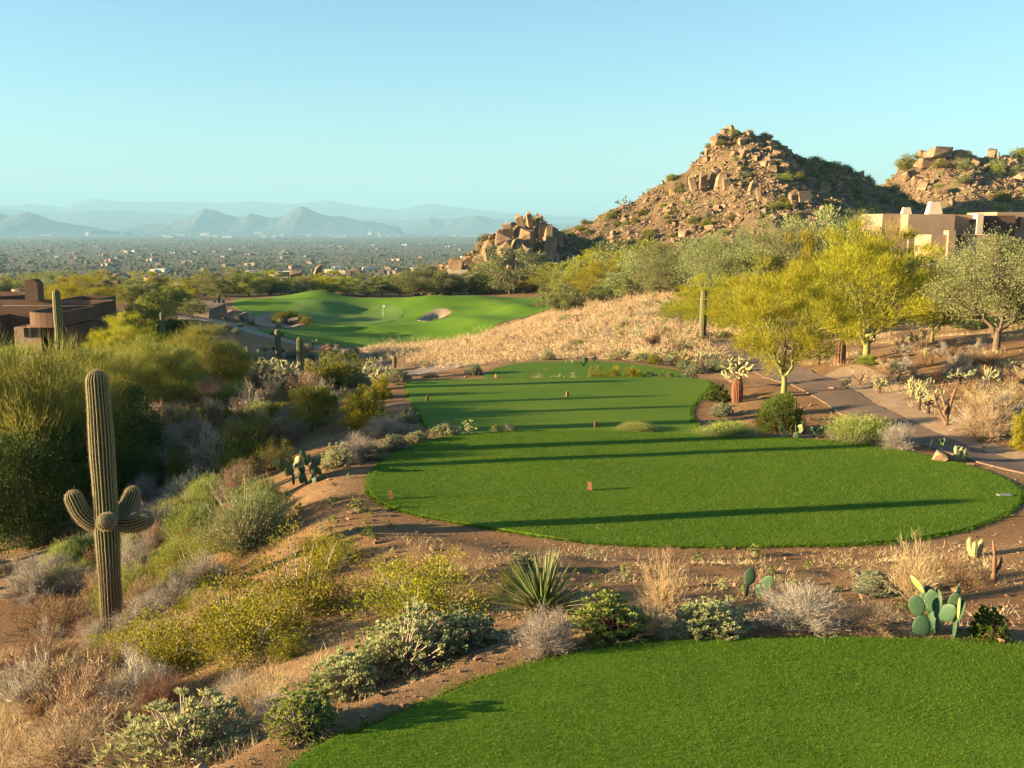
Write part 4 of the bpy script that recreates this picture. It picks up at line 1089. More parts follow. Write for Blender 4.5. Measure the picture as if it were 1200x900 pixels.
# dead saguaro stump, barrel cactus
def stump(px, base, top, wpx, label, mat, name, cat, ribs=14, dome=True):
    Y = at(px, base)[1] + .2; x = (px - 600) / F * Y; z = H(x, Y); h = at_y(px, top, Y)[2] - z; r = wpx * Y / F / 2
    P, R = column_path(h + .05, r, 30, taper=.9); me, c, n_ = ribbed(P, R, ribs, 6, .12, seed=3)
    o = obj(name, me, mat); o.location = (x, Y, z - .05); tag(o, label, cat); return Y
stump(987, 427, 399, 14, 'brown dead saguaro trunk behind the yellow palo verdes', plain_mat('dead_saguaro', (.09, .045, .028), (.20, .11, .07), 9, .95, 1), 'dead_saguaro', 'dead cactus')
stump(868, 472, 445, 13, 'red brown barrel cactus in front of the yellow cholla', M_BARREL, 'barrel_cactus', 'cactus', 20)

# ---------------------------------------------------------------- prickly pears, yucca, odd cacti
def pear(px, base, wpx, top, label, n=14, seed=1, yellow=0.0, padsize=None, name='prickly_pear'):
    rg = random.Random(seed); p = at(px, base); Y = p[1] + .15 * wpx * p[1] / F; x = (px - 600) / F * Y; z = H(x, Y)
    w = wpx * Y / F; h = at_y(px, top, Y)[2] - z; ps = padsize or h * .42
    root = empty(name, (x, Y, z)); tag(root, label, 'cactus')
    L = []
    def pad(pos, az, tilt, s, lvl):
        rot = Euler((0, tilt, az), 'XYZ').to_matrix() @ Matrix.Rotation(rg.uniform(-.9, .9), 3, 'Z')
        tip = pos + rot @ Vector((0, 0, s))
        if tip.z > h * 1.15 or abs(tip.x) > w * .62 or abs(tip.y) > w * .5 or tip.z < ps * .2: return False
        o = obj('pad', PAD, None, root)
        o.location = pos; o.rotation_euler = rot.to_euler(); o.scale = (s * .95, s * .95, s)
        if not PAD.materials: PAD.materials.append(M_PAD)
        if rg.random() < yellow:
            o.material_slots[0].link = 'OBJECT'; o.material_slots[0].material = M_PADY
        L.append((pos, rot, s, lvl)); return True
    nb = max(2, n // 5)
    for i in range(nb):
        pad(Vector(((i + .5) / nb * w * .7 - w * .35, rg.uniform(-.15, .15) * w, -.03)), rg.uniform(0, 6.28), rg.uniform(.05, .35), ps * rg.uniform(.85, 1.05), 0)
    k = 0
    while len(L) < n and k < 1500:
        k += 1; pos, rot, s, lvl = rg.choice(L)
        if lvl > 4: continue
        a = rg.uniform(-.9, .9)
        at_ = pos + rot @ Vector((math.sin(a) * .42 * s, 0, s * (.62 + .38 * math.cos(a))))
        d = rot @ Vector((math.sin(a), rg.uniform(-.35, .35), math.cos(a))); d.z += .35
        pad(at_, math.atan2(d.y, d.x), min(1.15, math.acos(max(-1, min(1, d.normalized().z)))), ps * rg.uniform(.72, 1.0), lvl + 1)
    return root
pear(1122, 748, 88, 688, 'big blue green prickly pear with yellow topped pads at the edge of the front tee', 15, 4, .22, .23)
pear(895, 700, 44, 672, 'two broad dark green prickly pear pads lying behind the dry bushes', 4, 7, 0, .22)
pear(355, 572, 62, 525, 'large dark prickly pear clump on the bank left of the middle tee', 30, 9, .05, .27)
pear(335, 560, 34, 530, 'pale prickly pear behind the large clump left of the middle tee', 10, 12, .6, .22)
pear(932, 514, 34, 494, 'yellow green prickly pear at the back edge of the middle tee', 9, 3, .9, .24)
pear(966, 513, 26, 497, 'small bent prickly pear left of the grassy bush behind the middle tee', 7, 5, .5, .17)
pear(1108, 530, 36, 513, 'low prickly pear above the tawny stone right of the middle tee', 12, 6, .2, .19)
for i, (px, b, w, t) in enumerate([(690, 431, 26, 420), (668, 427, 22, 420), (700, 425, 18, 416), (812, 437, 30, 428)]): pear(px, b, w, t, ['low prickly pear patch at the far edge of the third tee', 'left prickly pear patch behind the third tee', 'small prickly pear patch uphill of the third tee', 'prickly pear patch at the right edge of the second tee'][i], 10, 20 + i, .3)
def yucca(px, base, wpx, top, label):
    Y = at(px, base)[1] + .3; x = (px - 600) / F * Y; z = H(x, Y); h = at_y(px, top, Y)[2] - z
    m, t, p = new_mat('yucca_leaf', .5, .3)
    g = N(t, 'ShaderNodeNewGeometry'); t.links.new(ramp(t, g.outputs['Random Per Island'], [(0, (.07, .11, .03)), (.6, (.13, .17, .05)), (1, (.28, .28, .12))]), p.inputs['Base Color'])
    r = empty('yucca', (x, Y, z)); tag(r, label, 'yucca'); obj('blades', yucca_blades(3, 150, h * 1.02, .035), m, r)
    obj('dead_skirt', tuft(8, .9, .28, 300, .012, M_STRAW, spread=.7)[0][1], M_STRAW, r)
yucca(638, 722, 100, 640, 'spiky yucca with long sword leaves between the two near tees')
def finger_cactus(px, base, wpx, top, n, label, seed, mat, spm, splay=.6, name='finger_cactus'):
    rg = random.Random(seed); Y = at(px, base)[1] + .1; x = (px - 600) / F * Y; z = H(x, Y); h = at_y(px, top, Y)[2] - z; w = wpx * Y / F
    root = empty(name, (x, Y, z)); tag(root, label, 'cactus')
    for i in range(n):
        a = rg.uniform(0, 6.28) if n > 4 else (i / n) * 6.28; o = Vector((math.cos(a), math.sin(a), 0)); k = rg.uniform(.25, 1) * w * .42
        hh = h * (1 - .35 * k / (w * .42)) * rg.uniform(.85, 1); t = np.linspace(0, 1, 14)
        P = np.array([tuple(o * k * (.35 + .65 * s ** .6) + Vector((0, 0, hh * s))) for s in t]); rr = w * (.085 if n > 4 else .13); Rr = rr * np.array([.7, .85, .95] + [1] * 8 + [.85, .6, .2])
        me, c, nn = ribbed(P, Rr, 9, 4, .1, seed=i); st = obj('stem', me, mat, root)
        obj('spines', spines(c, nn, .018 if n > 4 else .03, np.random.default_rng(i), 5, .003), spm, st)
finger_cactus(1136, 541, 27, 520, 13, 'pale yellow clump of short upright cactus stems right of the prickly pear', 4, M_BARREL if False else M_CHOJ, M_CHO)
finger_cactus(1165, 652, 25, 624, 3, 'small glowing yellow cactus with two upright stems on bare soil', 5, M_CHOJ, M_CHO)
def dead_stick(px, base, top, wpx, label, seed, name='dead_cholla', rad=.035):
    rg = np.random.default_rng(seed); Y = at(px, base)[1]; x = (px - 600) / F * Y; z = H(x, Y); h = at_y(px, top, Y)[2] - z; w = wpx * Y / F
    r = empty(name, (x, Y, z)); tag(r, label, 'dead cactus'); 
    for i in range(6):
        e = np.array([rg.uniform(-.5, .5) * w, rg.uniform(-.3, .3) * w, h * (1 if i == 0 else rg.uniform(.4, .9))]); s = np.array([0, 0, 0 if i == 0 else h * rg.uniform(.1, .4)])
        q = bez(s, (s + e) / 2 + rg.normal(size=3) * .08 * h, e, 9); tb = MB().tube(q, np.linspace(rad * (1 if i == 0 else .7), rad * .45, 9) * (1 + .25 * np.sin(np.arange(9) * 2.2)), 7)
        obj('branch', tb.mesh('branch', True), M_DEADC, r)
M_DEADC = plain_mat('dead_cholla_wood', (.10, .055, .032), (.24, .14, .08), 14, .95, .9)
dead_stick(1190, 682, 632, 24, 'orange brown dead cholla stems at the right edge above the front tee', 2)
dead_stick(1118, 498, 455, 44, 'branching dead brown cholla on the slope right of the cart path', 5, rad=.07)
dead_stick(944, 492, 466, 26, 'dark dead cholla beside the round dark bush behind the middle tee', 8, rad=.05)
dead_stick(1012, 452, 437, 16, 'little dead brown cactus under the yellow palo verdes', 9, rad=.03)

# ---------------------------------------------------------------- golf fittings
M_WOOD = plain_mat('marker_wood', (.20, .09, .04), (.32, .16, .08), 30, .8, .3)
mk = MB().box((0, 0, .08), (.10, .085, .16), 0, .88).box((0, 0, .168), (.085, .07, .012), 0, .7)
mk = mk.mesh('tee_marker'); mk.materials.append(M_WOOD)
for px, py, z, lab in ((458, 586, Z_MID, 'brown wooden tee marker near the left end of the middle tee'), (691, 575, Z_MID, 'brown wooden tee marker in the middle of the middle tee'), (501, 470, Z_SECOND, 'brown tee marker at the left of the second tee'), (665, 465, Z_SECOND, 'brown tee marker on the far half of the second tee'), (698, 501, Z_SECOND, 'brown tee marker at the near edge of the second tee'), (581, 443, Z_THIRD, 'tiny brown tee marker at the left tip of the third tee')):
    q = at_z(px, py, z); o = obj('tee_marker', mk); o.location = (q[0], q[1], z + .02); o.rotation_euler[2] = random.uniform(-.4, .4); tag(o, lab, 'tee marker', 'tee markers')
q = at_z(1177, 582, Z_MID); pl = obj('yardage_plate', MB().box((0, 0, .022), (.30, .13, .015), .05, .97), plain_mat('plate_stone', (.18, .17, .16), (.26, .25, .24), 20, .6, .1)); pl.location = (q[0], q[1], Z_MID + .02); tag(pl, 'flat grey plate set in the turf at the right end of the middle tee', 'plate')
q = at_y(449, 372, 183); zz = H(q[0], 183); fl = empty('flagstick', (q[0], 183, zz)); tag(fl, 'white flag on its stick standing on the putting green', 'flag')
M_WHITE = plain_mat('white_paint', (.7, .7, .7), (.8, .8, .8), 5, .6, 0)
obj('pole', MB().tube([[0, 0, 0], [0, 0, 2.3]], [.02, .02], 8), M_WHITE, fl)
fm = MB(); n = 8; V = [];
for i in range(n + 1):
    for j in (0, 1): V += [(.02 + i * .05, .04 * math.sin(i * .9), 2.28 - j * .32 - i * .015)]
for i in range(n + 1):
    for j in (0, 1): V += [(.02 + i * .05, .04 * math.sin(i * .9) + .01, 2.28 - j * .32 - i * .015)]
k = 2 * (n + 1); fm.add(V, [(2 * i, 2 * i + 1, 2 * i + 3, 2 * i + 2) for i in range(n)] + [(k + 2 * i, k + 2 * i + 2, k + 2 * i + 3, k + 2 * i + 1) for i in range(n)]); obj('flag', fm, M_WHITE, fl)

# ---------------------------------------------------------------- buildings
def adobe_mat(name, a, b):
    m, t, p = new_mat(name, .95, .05); co = wcoord(t)
    n = noise(t, .6, 6, .6, co); t.links.new(ramp(t, n, [(.3, a), (.7, b)]), p.inputs['Base Color']); bump(t, p, noise(t, 12, 5, .6, co), .25, .03); return m
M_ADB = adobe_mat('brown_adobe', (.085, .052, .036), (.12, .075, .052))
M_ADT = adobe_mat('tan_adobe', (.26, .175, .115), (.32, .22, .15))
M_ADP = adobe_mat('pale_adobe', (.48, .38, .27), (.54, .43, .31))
M_ROOF = adobe_mat('roof_coating', (.42, .42, .42), (.52, .52, .52))
M_GLASS = new_mat('dark_glass', .1, .5)[0]; M_GLASS.node_tree.nodes['Principled BSDF'].inputs['Base Color'].default_value = (.012, .014, .016, 1)
M_WOODD = plain_mat('beam_wood', (.05, .03, .02), (.09, .055, .035), 8, .9, .3)
def block(root, P, z0, z1, mat, t=.35, name='wall', roof=True):
    P = np.asarray(P, float); n = len(P); c = P.mean(0)
    d = np.linalg.norm(P - c, axis=1)[:, None]; I = c + (P - c) * (1 - t / d)
    V = np.vstack([np.c_[P, np.full(n, z0)], np.c_[P, np.full(n, z1)], np.c_[I, np.full(n, z1)], np.c_[I, np.full(n, z1 - .55)]])
    Q = [(k * n + i, k * n + (i + 1) % n, (k + 1) * n + (i + 1) % n, (k + 1) * n + i) for k in range(3) for i in range(n)]
    w = obj(name, MB().add(V, Q), mat, root)
    if roof: obj('roof', MB().prism(I, z1 - .75, z1 - .5), M_ROOF, root)
    return w
def rect(x0, x1, y0, y1, rl=0, rr=0, k=8):
    """outline with rounded left or right ends (radius)"""
    P = []
    for cx, cy, r, a0 in ((x1, y0, rr, -90), (x1, y1, rr, 0), (x0, y1, rl, 90), (x0, y0, rl, 180)):
        if r <= 0: P.append((cx, cy)); continue
        sx = -1 if cx == x1 else 1; sy = 1 if cy == y0 else -1
        P += [(cx + sx * r + r * math.cos(math.radians(a0 + 90 * i / k)), cy + sy * r + r * math.sin(math.radians(a0 + 90 * i / k))) for i in range(k + 1)]
    return P
def X(px, Y): return (px - 600) / F * Y
def Zr(py, Y): return float(at_y(600, py, Y)[2])
hl = empty('adobe_house', (X(60, 80), 78, Zr(440, 78))); hl.matrix_world = Matrix.Translation(hl.location)
tag(hl, 'brown flat roofed adobe house with curved walls and a chimney at the left edge', 'house')
def local(P, root): return [(x - root.location.x, y - root.location.y) for x, y in P]
def hb(root, px0, px1, Y0, Y1, top, bot, mat, rl=0, rr=0, **kw):
    return block(root, local(rect(X(px0, Y0), X(px1, Y1 if px1 < 600 and Y1 - Y0 > 4 else Y0), Y0, Y1, rl, rr), root), Zr(bot, Y0) - root.location.z, Zr(top, Y0) - root.location.z, mat, **kw)
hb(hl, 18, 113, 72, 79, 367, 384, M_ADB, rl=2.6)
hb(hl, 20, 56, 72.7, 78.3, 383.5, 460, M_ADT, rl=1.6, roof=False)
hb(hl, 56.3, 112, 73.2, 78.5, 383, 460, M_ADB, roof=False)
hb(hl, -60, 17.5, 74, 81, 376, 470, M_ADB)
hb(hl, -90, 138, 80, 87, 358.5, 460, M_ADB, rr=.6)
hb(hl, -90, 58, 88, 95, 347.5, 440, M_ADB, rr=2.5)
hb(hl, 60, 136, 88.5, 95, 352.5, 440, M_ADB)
hb(hl, 9, 34, 97, 100, 339.5, 420, M_ADT, rl=1.3, rr=1.3)
for a, b, y in ((26, 30, 72.68), (34, 41, 72.68), (47, 51, 72.68)): obj('window', MB().box((X((a + b) / 2, y) - hl.location.x, y - hl.location.y, Zr(389.5, y) - hl.location.z), ((b - a) * y / F, .12, .7)), M_GLASS, hl)
cy = 86.5; w = 15 * cy / F; h1, h0 = Zr(327, cy) - hl.location.z, Zr(352, cy) - hl.location.z; arc = [(-w / 2, h0), (w / 2, h0), (w / 2, h1 - .5)] + [(w / 2 * math.cos(a), h1 - .5 + .5 * math.sin(a)) for a in np.linspace(.3, math.pi - .3, 6)] + [(-w / 2, h1 - .5)]
ch = MB().prism(arc, -.55, .55); cm = ch.mesh('chimney'); co_ = obj('chimney', cm, M_ADB, hl); co_.rotation_euler = (math.pi / 2, 0, 0); co_.location = (X(41.5, cy) - hl.location.x, cy - hl.location.y, 0)
for a, b, y, r in ((70, 95, 92, 352), (80, 108, 84, 358)): obj('skylight', MB().box((X((a + b) / 2, y) - hl.location.x, y - hl.location.y, Zr(r, y) - hl.location.z - .45), ((b - a) * y / F * .8, 1.6, .5), 0, .9), M_ROOF, hl)

hr = empty('adobe_house', (X(1100, 130), 132, Zr(300, 130)))
tag(hr, 'tan adobe house with two tapered chimneys on the slope below the right hill', 'house')
hb(hr, 1028, 1059, 131, 139, 250.5, 330, M_ADT)
hb(hr, 1058, 1112, 128.5, 138.5, 251, 275, M_ADT)
hb(hr, 1060, 1165, 129.3, 129.9, 274, 330, M_ADT, roof=False, t=.05)
hb(hr, 1111, 1140, 130, 139.5, 251.5, 330, M_ADT)
hb(hr, 1138, 1145, 128.8, 131, 250, 330, M_ADP, roof=False)
hb(hr, 1144, 1182, 133, 142, 252.5, 330, M_ADB)  # recess of the tan house, its shade put into the darker wall colour
hb(hr, 1160, 1240, 137, 146, 248.5, 330, M_ADT)
hb(hr, 1086, 1162, 122, 127, 275, 330, M_ADT)
hb(hr, 1106, 1114, 121.5, 123, 270, 330, M_ADT, roof=False)
for x0, x1, t, y in ((1049, 1061, 243, 134), (1078, 1095.5, 236.5, 132)):
    w = (x1 - x0) * y / F; z0, z1 = Zr(254, y) - hr.location.z, Zr(t, y) - hr.location.z
    obj('chimney', MB().box((X((x0 + x1) / 2, y) - hr.location.x, y - hr.location.y, (z0 + z1) / 2), (w, w * .7, z1 - z0), 0, .62), M_ADP, hr)
for px, y, r in ((1052, 130.9, 258), (1131, 129.9, 259)): obj('canale', MB().box((X(px, y) - hr.location.x, y - hr.location.y - .4, Zr(r, y) - hr.location.z), (.35, .9, .3)), M_WOODD, hr)
for px, w, y, r, h in ((1072, 9, 129.2, 284, 2.6), (1098, 8, 129.2, 284, 2.2), (1120, 7, 121.9, 281, 1.3), (1150, 6, 132.9, 262, 1.4), (1196, 5, 136.9, 260, 1.4), (1186, 4, 136.9, 260, 1.4)):
    obj('window', MB().box((X(px, y) - hr.location.x, y - hr.location.y, Zr(r, y) - hr.location.z), (w * y / F, .12, h)), M_GLASS, hr)

def small_house(px, top, wpx, Y, label, mat=M_ADT, tower=False):
    r = empty('valley_villa', (X(px, Y), Y, H(X(px, Y), Y))); tag(r, label, 'house'); w = wpx * Y / F; z1 = Zr(top, Y) - r.location.z
    if tower: block(r, [(w / 2 * math.cos(a), w / 2 * math.sin(a)) for a in np.linspace(0, 6.283, 17)[:-1]], -1, z1, mat)
    else:
        block(r, [(-w / 2, 0), (w * .1, 0), (w * .1, w * .5), (-w / 2, w * .5)], -1, z1, mat); block(r, [(w * .1 + .02, -w * .12), (w / 2, -w * .12), (w / 2, w * .4), (w * .1 + .02, w * .4)], -1, z1 - 1.0, mat)
        for k in (-.35, -.15, .3): obj('window', MB().box((k * w, -.03 if k < .1 else -w * .12 - .03, z1 - 2.4), (1.2, .1, 1.1)), M_GLASS, r)
small_house(178, 325, 15, 230, 'round tan tower house among the trees on the left', tower=True)
small_house(137, 329, 22, 240, 'low tan house left of the round tower house')
small_house(218, 331, 26, 260, 'long pink roofed house behind the trees right of the tower house', adobe_mat('pink_adobe', (.34, .2, .14), (.4, .25, .18)))
small_house(152, 325, 6, 300, 'small white house above the low tan house', M_ROOF)
small_house(545, 317, 34, 246, 'cream house at the foot of the rocky outcrop', M_ADP)
small_house(528, 316, 8, 250, 'little square cream house left of the outcrop house', M_ADP)
small_house(386, 327, 14, 300, 'small red roofed house beyond the trees behind the green', M_ADT)
small_house(5, 330, 24, 260, 'low brown house at the far left beyond the adobe house', M_ADB)

# valley houses and city blocks
VM = []
vmats = [adobe_mat('v_tan', (.20, .16, .12), (.27, .215, .165)), adobe_mat('v_white', (.36, .35, .33), (.46, .45, .42)), adobe_mat('v_brown', (.12, .09, .07), (.17, .13, .10)), adobe_mat('v_tile', (.19, .12, .085), (.25, .16, .115))]
for i in range(8):
    rg = np.random.default_rng(70 + i); mb = MB(); mb.box((0, 0, 1.8), (16, 10, 4.4)).box((9.01, 3, 1.5), (8, 12, 3.8)).box((-6, -6.0, 1.4), (7, 6, 3.4))
    if i % 4 == 3: mb.prism([(-8.5, -5.5), (8.5, -5.5), (8.5, 5.5), (-8.5, 5.5)], 4.02, 6.2, .25)
    me = mb.mesh('valley_house'); me.materials.append(vmats[i % 4]); VM.append(me)
rg = np.random.default_rng(44)
for i in range(290):
    r = math.exp(rg.uniform(math.log(360), math.log(5500))); a = math.radians(rg.uniform(-33, 6 if r < 1500 else 12))
    x, y = r * math.sin(a), r * math.cos(a); o = obj('valley_house', VM[rg.choice(8, p=[.17, .05, .17, .11, .17, .05, .17, .11])]); o.location = (x, y, H(x, y) + .5 + .0006 * r); o.rotation_euler[2] = rg.uniform(0, 3.14)
    s = (.65 if r < 900 else .8) + r / 14000; o.scale = (s, s, min(s, 1.3)); tag(o, 'low flat house among desert trees in the valley', 'house', 'houses scattered in the valley')
cb = []
for i in range(3):
    mb = MB().box((0, 0, .5), (1, 1, 1)); mb.box((.3, .1, 1.1), (.3, .4, .2)) if i else None
    me = mb.mesh('city_building'); me.materials.append(plain_mat('city_wall', (.22, .22, .215), (.34, .33, .31), .01, .9, 0)); cb.append(me)
for i in range(170):
    big = i < 50; r = rg.uniform(10000, 15000); px = rg.choice([rg.uniform(300, 470), rg.uniform(0, 300), rg.uniform(0, 620)]); y = r; x = X(px, y)
    o = obj('city_building', cb[i % 3]); o.location = (x, y, H(x, y) - 2); o.rotation_euler[2] = rg.uniform(-.3, .3); o.scale = (rg.uniform(50, 190) if big else rg.uniform(20, 70), rg.uniform(40, 100), rg.uniform(7, 15) if rg.uniform() < .94 else rg.uniform(28, 50)); tag(o, 'pale city building far off in the hazy valley', 'building', 'city buildings in the valley')
# trees of the valley: a far-off wood
def valley_trees():
    rg = np.random.default_rng(9); n = 42000
    r = np.exp(rg.uniform(math.log(300), math.log(9000), n)); a = np.radians(rg.uniform(-38, 30, n)); x, y = r * np.sin(a), r * np.cos(a)
    k = vnoise(a * 45, np.log(r) * 26, 4) * .6 + vnoise(a * 150, np.log(r) * 70, 6) * .4 > .40; k &= ridge_h(x, y) < rbf(x, y) - 1; k &= (r > 330) ; x, y, r = x[k], y[k], r[k]
    v, f = hull(900, 16, (1, 1, .75), 0); m = len(x)
    s = (1.9 + r * .0007) * rg.lognormal(0, .35, m); t = v[None] * s[:, None, None] * rg.uniform(.8, 1.5, (m, 1, 3)) * (1 + .25 * rg.normal(size=(m, len(v), 1))) 
    t = t + np.stack([x, y, height(x, y) + s * .25], -1)[:, None]
    o = obj('valley_trees', MB().add(t, None, f[None] + (np.arange(m) * len(v))[:, None, None]).mesh('valley_trees'), foliage_mat('valley_foliage', [(.08, .09, .025), (.13, .125, .04), (.18, .15, .06), (.21, .15, .08)], 0)); o['kind'] = 'stuff'; o['label'] = 'mass of desert trees covering the valley floor'
valley_trees()
# ---------------------------------------------------------------- named trees and plants, from near to far
TR, BU, CA = 'tree', 'bush', 'cactus'
# bottom left and the strip between the two near tees
place('yellow_flower_bush', 'brittlebush', 190, 915, 240, 806, 'large silver green bush with dry flower stalks in the bottom left corner', BU)
place('dry_bush', 'dry_bush', 45, 915, 150, 838, 'tan dry bush filling the bottom left corner beside the silver bush', BU, var=0)
place('dry_bush', 'dry_bush', 110, 850, 120, 790, 'tan dry bush just behind the silver corner bush', BU, var=3)
place('straw_tuft', 'straw_grass', 305, 850, 90, 778, 'straw coloured tuft between the silver corner bush and the grey green bush', 'grass')
place('dry_bush', 'dry_bush', 20, 805, 130, 745, 'brown dry bush at the left edge below the saguaro', BU, var=2)
place('dry_bush', 'dry_bush', 45, 755, 120, 690, 'reddish brown dry bush left of the foot of the saguaro', BU, var=5)
place('dry_bush', 'dry_bush', 75, 700, 60, 660, 'small grey dry bush directly behind the saguaro foot on the left', BU, var=1)
place('dry_bush', 'dry_bush', 150, 790, 110, 735, 'brown dry bush right of the saguaro foot', BU, var=3)
place('dry_bush', 'dry_bush', 25, 705, 90, 650, 'grey dry bush at the left edge by the pale wash', BU, var=1)
place('dry_bush', 'dry_bush', 145, 690, 70, 620, 'grey dry bush touching the right side of the saguaro trunk', BU, var=4)
place('dry_bush', 'dry_bush', 172, 640, 80, 585, 'ash grey bush behind the right arm of the saguaro', BU, var=1)
place('creosote', 'creosote_bush', 180, 800, 190, 690, 'sparse yellow green creosote bush with white stems right of the saguaro', BU, var=0)
place('creosote', 'creosote_bush', 275, 790, 210, 655, 'wide yellow creosote bush with bleached branches in the middle of the lower left slope', BU, var=1)
place('creosote', 'creosote_bush', 345, 735, 170, 612, 'tall yellow creosote bush reaching up the bare slope', BU, var=2)
place('creosote', 'creosote_bush', 215, 700, 110, 628, 'small yellow green creosote bush under the red flowered bush', BU, var=2)
place('creosote', 'creosote_bush', 490, 735, 190, 618, 'yellow creosote bush below the middle tee left of the yucca', BU, var=1)
place('creosote', 'creosote_bush', 600, 705, 70, 655, 'little olive creosote bush just left of the yucca', BU, var=0)
place('silver_bush', 'brittlebush', 395, 858, 130, 745, 'straw tinged silver bush at the lower edge of the front tee', BU, Y=8.9, var=0)
place('pale_bush', 'brittlebush', 340, 870, 110, 790, 'olive and straw low bush left of the front tee edge', BU, var=1)
place('silver_bush', 'brittlebush', 465, 815, 150, 708, 'pale silver green bush in the middle of the row left of the front tee', BU, Y=9.4, var=1)
place('blue_bush', 'brittlebush', 545, 785, 125, 702, 'blue green bush at the right end of the row left of the front tee', BU, Y=9.7, var=0)
place('pale_bush', 'brittlebush', 430, 790, 100, 735, 'yellow green bush behind the silver row left of the front tee', BU, var=2)
place('dry_bush', 'dry_bush', 640, 775, 95, 708, 'grey bush of bare twigs between the yucca and the front tee', BU, var=1)
place('green_bush', 'leafy_bush', 722, 758, 118, 686, 'bright green leafy dome bush at the middle of the front tee edge', BU, var=0)
place('straw_tuft', 'straw_grass', 785, 720, 80, 648, 'tall straw grass plume behind the bright green dome bush', 'grass', var=1)
place('dry_bush', 'dry_bush', 775, 752, 70, 705, 'bare tan twigs right of the bright green dome bush', BU, var=0)
place('silver_bush', 'brittlebush', 838, 752, 110, 690, 'silver topped bush with dry grey twigs near the two broad cactus pads', BU, var=2)
place('dry_bush', 'dry_bush', 955, 748, 130, 683, 'whitish dry bush at the edge of the front tee', BU, var=4)
place('dry_bush', 'dry_bush', 1040, 748, 95, 705, 'low brown dry bush left of the big prickly pear', BU, var=3)
place('blue_bush', 'brittlebush', 1040, 700, 60, 664, 'thin grey green sprigs in the shaded hollow behind the low brown bush', BU, var=1)
place('straw_tuft', 'straw_grass', 1090, 712, 75, 628, 'tall straw grass behind the big prickly pear', 'grass', var=2)
place('green_bush', 'leafy_bush', 1182, 752, 46, 705, 'green leafy bush at the right edge beside the big prickly pear', BU, var=1)
place('dry_bush', 'dry_bush', 1140, 690, 110, 655, 'low brown dry ground bush under the small yellow cactus', BU, var=5)
place('blue_bush', 'brittlebush', 613, 672, 38, 640, 'little silver bush on the soil above the yucca', BU, var=0)
for i, (px, b, w, lab) in enumerate([(412, 604, 20, 'small pale weed on the bare bank left of the middle tee'), (427, 632, 18, 'small silver weed in the shadow below the left end of the middle tee'), (371, 628, 14, 'tiny weed on the bare slope left of the middle tee'), (386, 595, 14, 'tiny green weed above the pale weed on the bare bank'),
        (346, 603, 14, 'small green weed below the prickly pear clump'), (693, 655, 11, 'small yellow weed on the soil right of the yucca'), (891, 654, 17, 'green weed below the middle of the middle tee'), (825, 658, 15, 'pale weed left of the green weed below the middle tee'), (735, 682, 18, 'thin weed on the soil above the bright green dome bush'), (958, 668, 12, 'green weed on the cut bank below the middle tee'), (1112, 668, 14, 'weed beside the straw grass at the right')]):
    place('weed', 'weed', px, b, w * 1.25, b - w * 1.35, lab, 'weed', var=i % 3)
# left bank
place('red_flower_bush', 'flowering_bush', 280, 655, 135, 538, 'big green twiggy bush with red flowers on the left bank', BU)
place('silver_bush', 'brittlebush', 392, 550, 52, 517, 'pale round silver bush right of the prickly pear clump', BU, var=1)
place('dry_bush', 'dry_bush', 418, 545, 66, 505, 'grey twiggy bush left of the middle tee', BU, var=1)
place('dry_bush', 'dry_bush', 450, 512, 60, 485, 'pale dry bush below the golden bush', BU, var=4)
place('green_bush', 'leafy_bush', 433, 540, 40, 515, 'fresh green bush in the row at the left end of the middle tee', BU, var=0)
place('blue_bush', 'brittlebush', 462, 530, 44, 506, 'grey green bush in the row at the left end of the middle tee', BU, var=1)
place('silver_bush', 'brittlebush', 487, 521, 40, 500, 'silver bush at the corner between middle and second tee', BU, var=0)
place('silver_bush', 'brittlebush', 519, 512, 46, 491, 'yellow tipped silver bush standing at the back edge of the middle tee', BU, var=2)
place('weed', 'weed', 548, 511, 22, 490, 'thin tall weed at the back edge of the middle tee left of centre', 'weed', var=2)
place('silver_bush', 'brittlebush', 598, 508, 26, 496, 'tiny pale tuft at the back edge of the middle tee', BU, var=1)
place('weed', 'weed', 578, 508, 12, 494, 'thin straw sprig left of the tiny pale tuft', 'weed', var=0)
place('green_tuft', 'grass_bush', 747, 509, 50, 494, 'low yellow green tuft at the middle of the back edge of the middle tee', 'grass', var=0)
place('blue_bush', 'brittlebush', 475, 497, 34, 475, 'grey green bush on the striped bank left of the second tee', BU, var=0)
place('golden_bush', 'golden_bush', 426, 504, 76, 440, 'bright golden yellow bush left of the second tee', BU, var=0)
place('golden_bush', 'golden_bush', 447, 470, 30, 432, 'small golden bush tip behind the bright golden bush', BU, var=1)
place('olive_bush', 'olive_bush', 397, 457, 88, 411, 'olive orange bush behind the bright golden bush', BU, var=0)
place('olive_bush', 'olive_bush', 365, 455, 40, 425, 'small olive bush left of the olive orange bush', BU, var=1)
place('small_tree', 'small_tree', 363, 510, 66, 450, 'small leaning olive tree with a thin dark trunk', TR)
place('dark_creosote', 'creosote_bush', 290, 548, 120, 462, 'dark bush with black bent branches above the red flowered bush', BU, var=0)
place('dark_creosote', 'creosote_bush', 318, 555, 60, 505, 'shaded low bush beside the black branches', BU, var=1)
place('blue_bush', 'brittlebush', 466, 449, 42, 430, 'dark blue green mound at the left tip of the second tee', BU, var=1)
place('blue_bush', 'brittlebush', 556, 440, 28, 421, 'round blue green bush by the bend of the dirt path', BU, var=0)
place('silver_bush', 'brittlebush', 505, 443, 26, 435, 'low pale bush between path and second tee', BU, var=0)
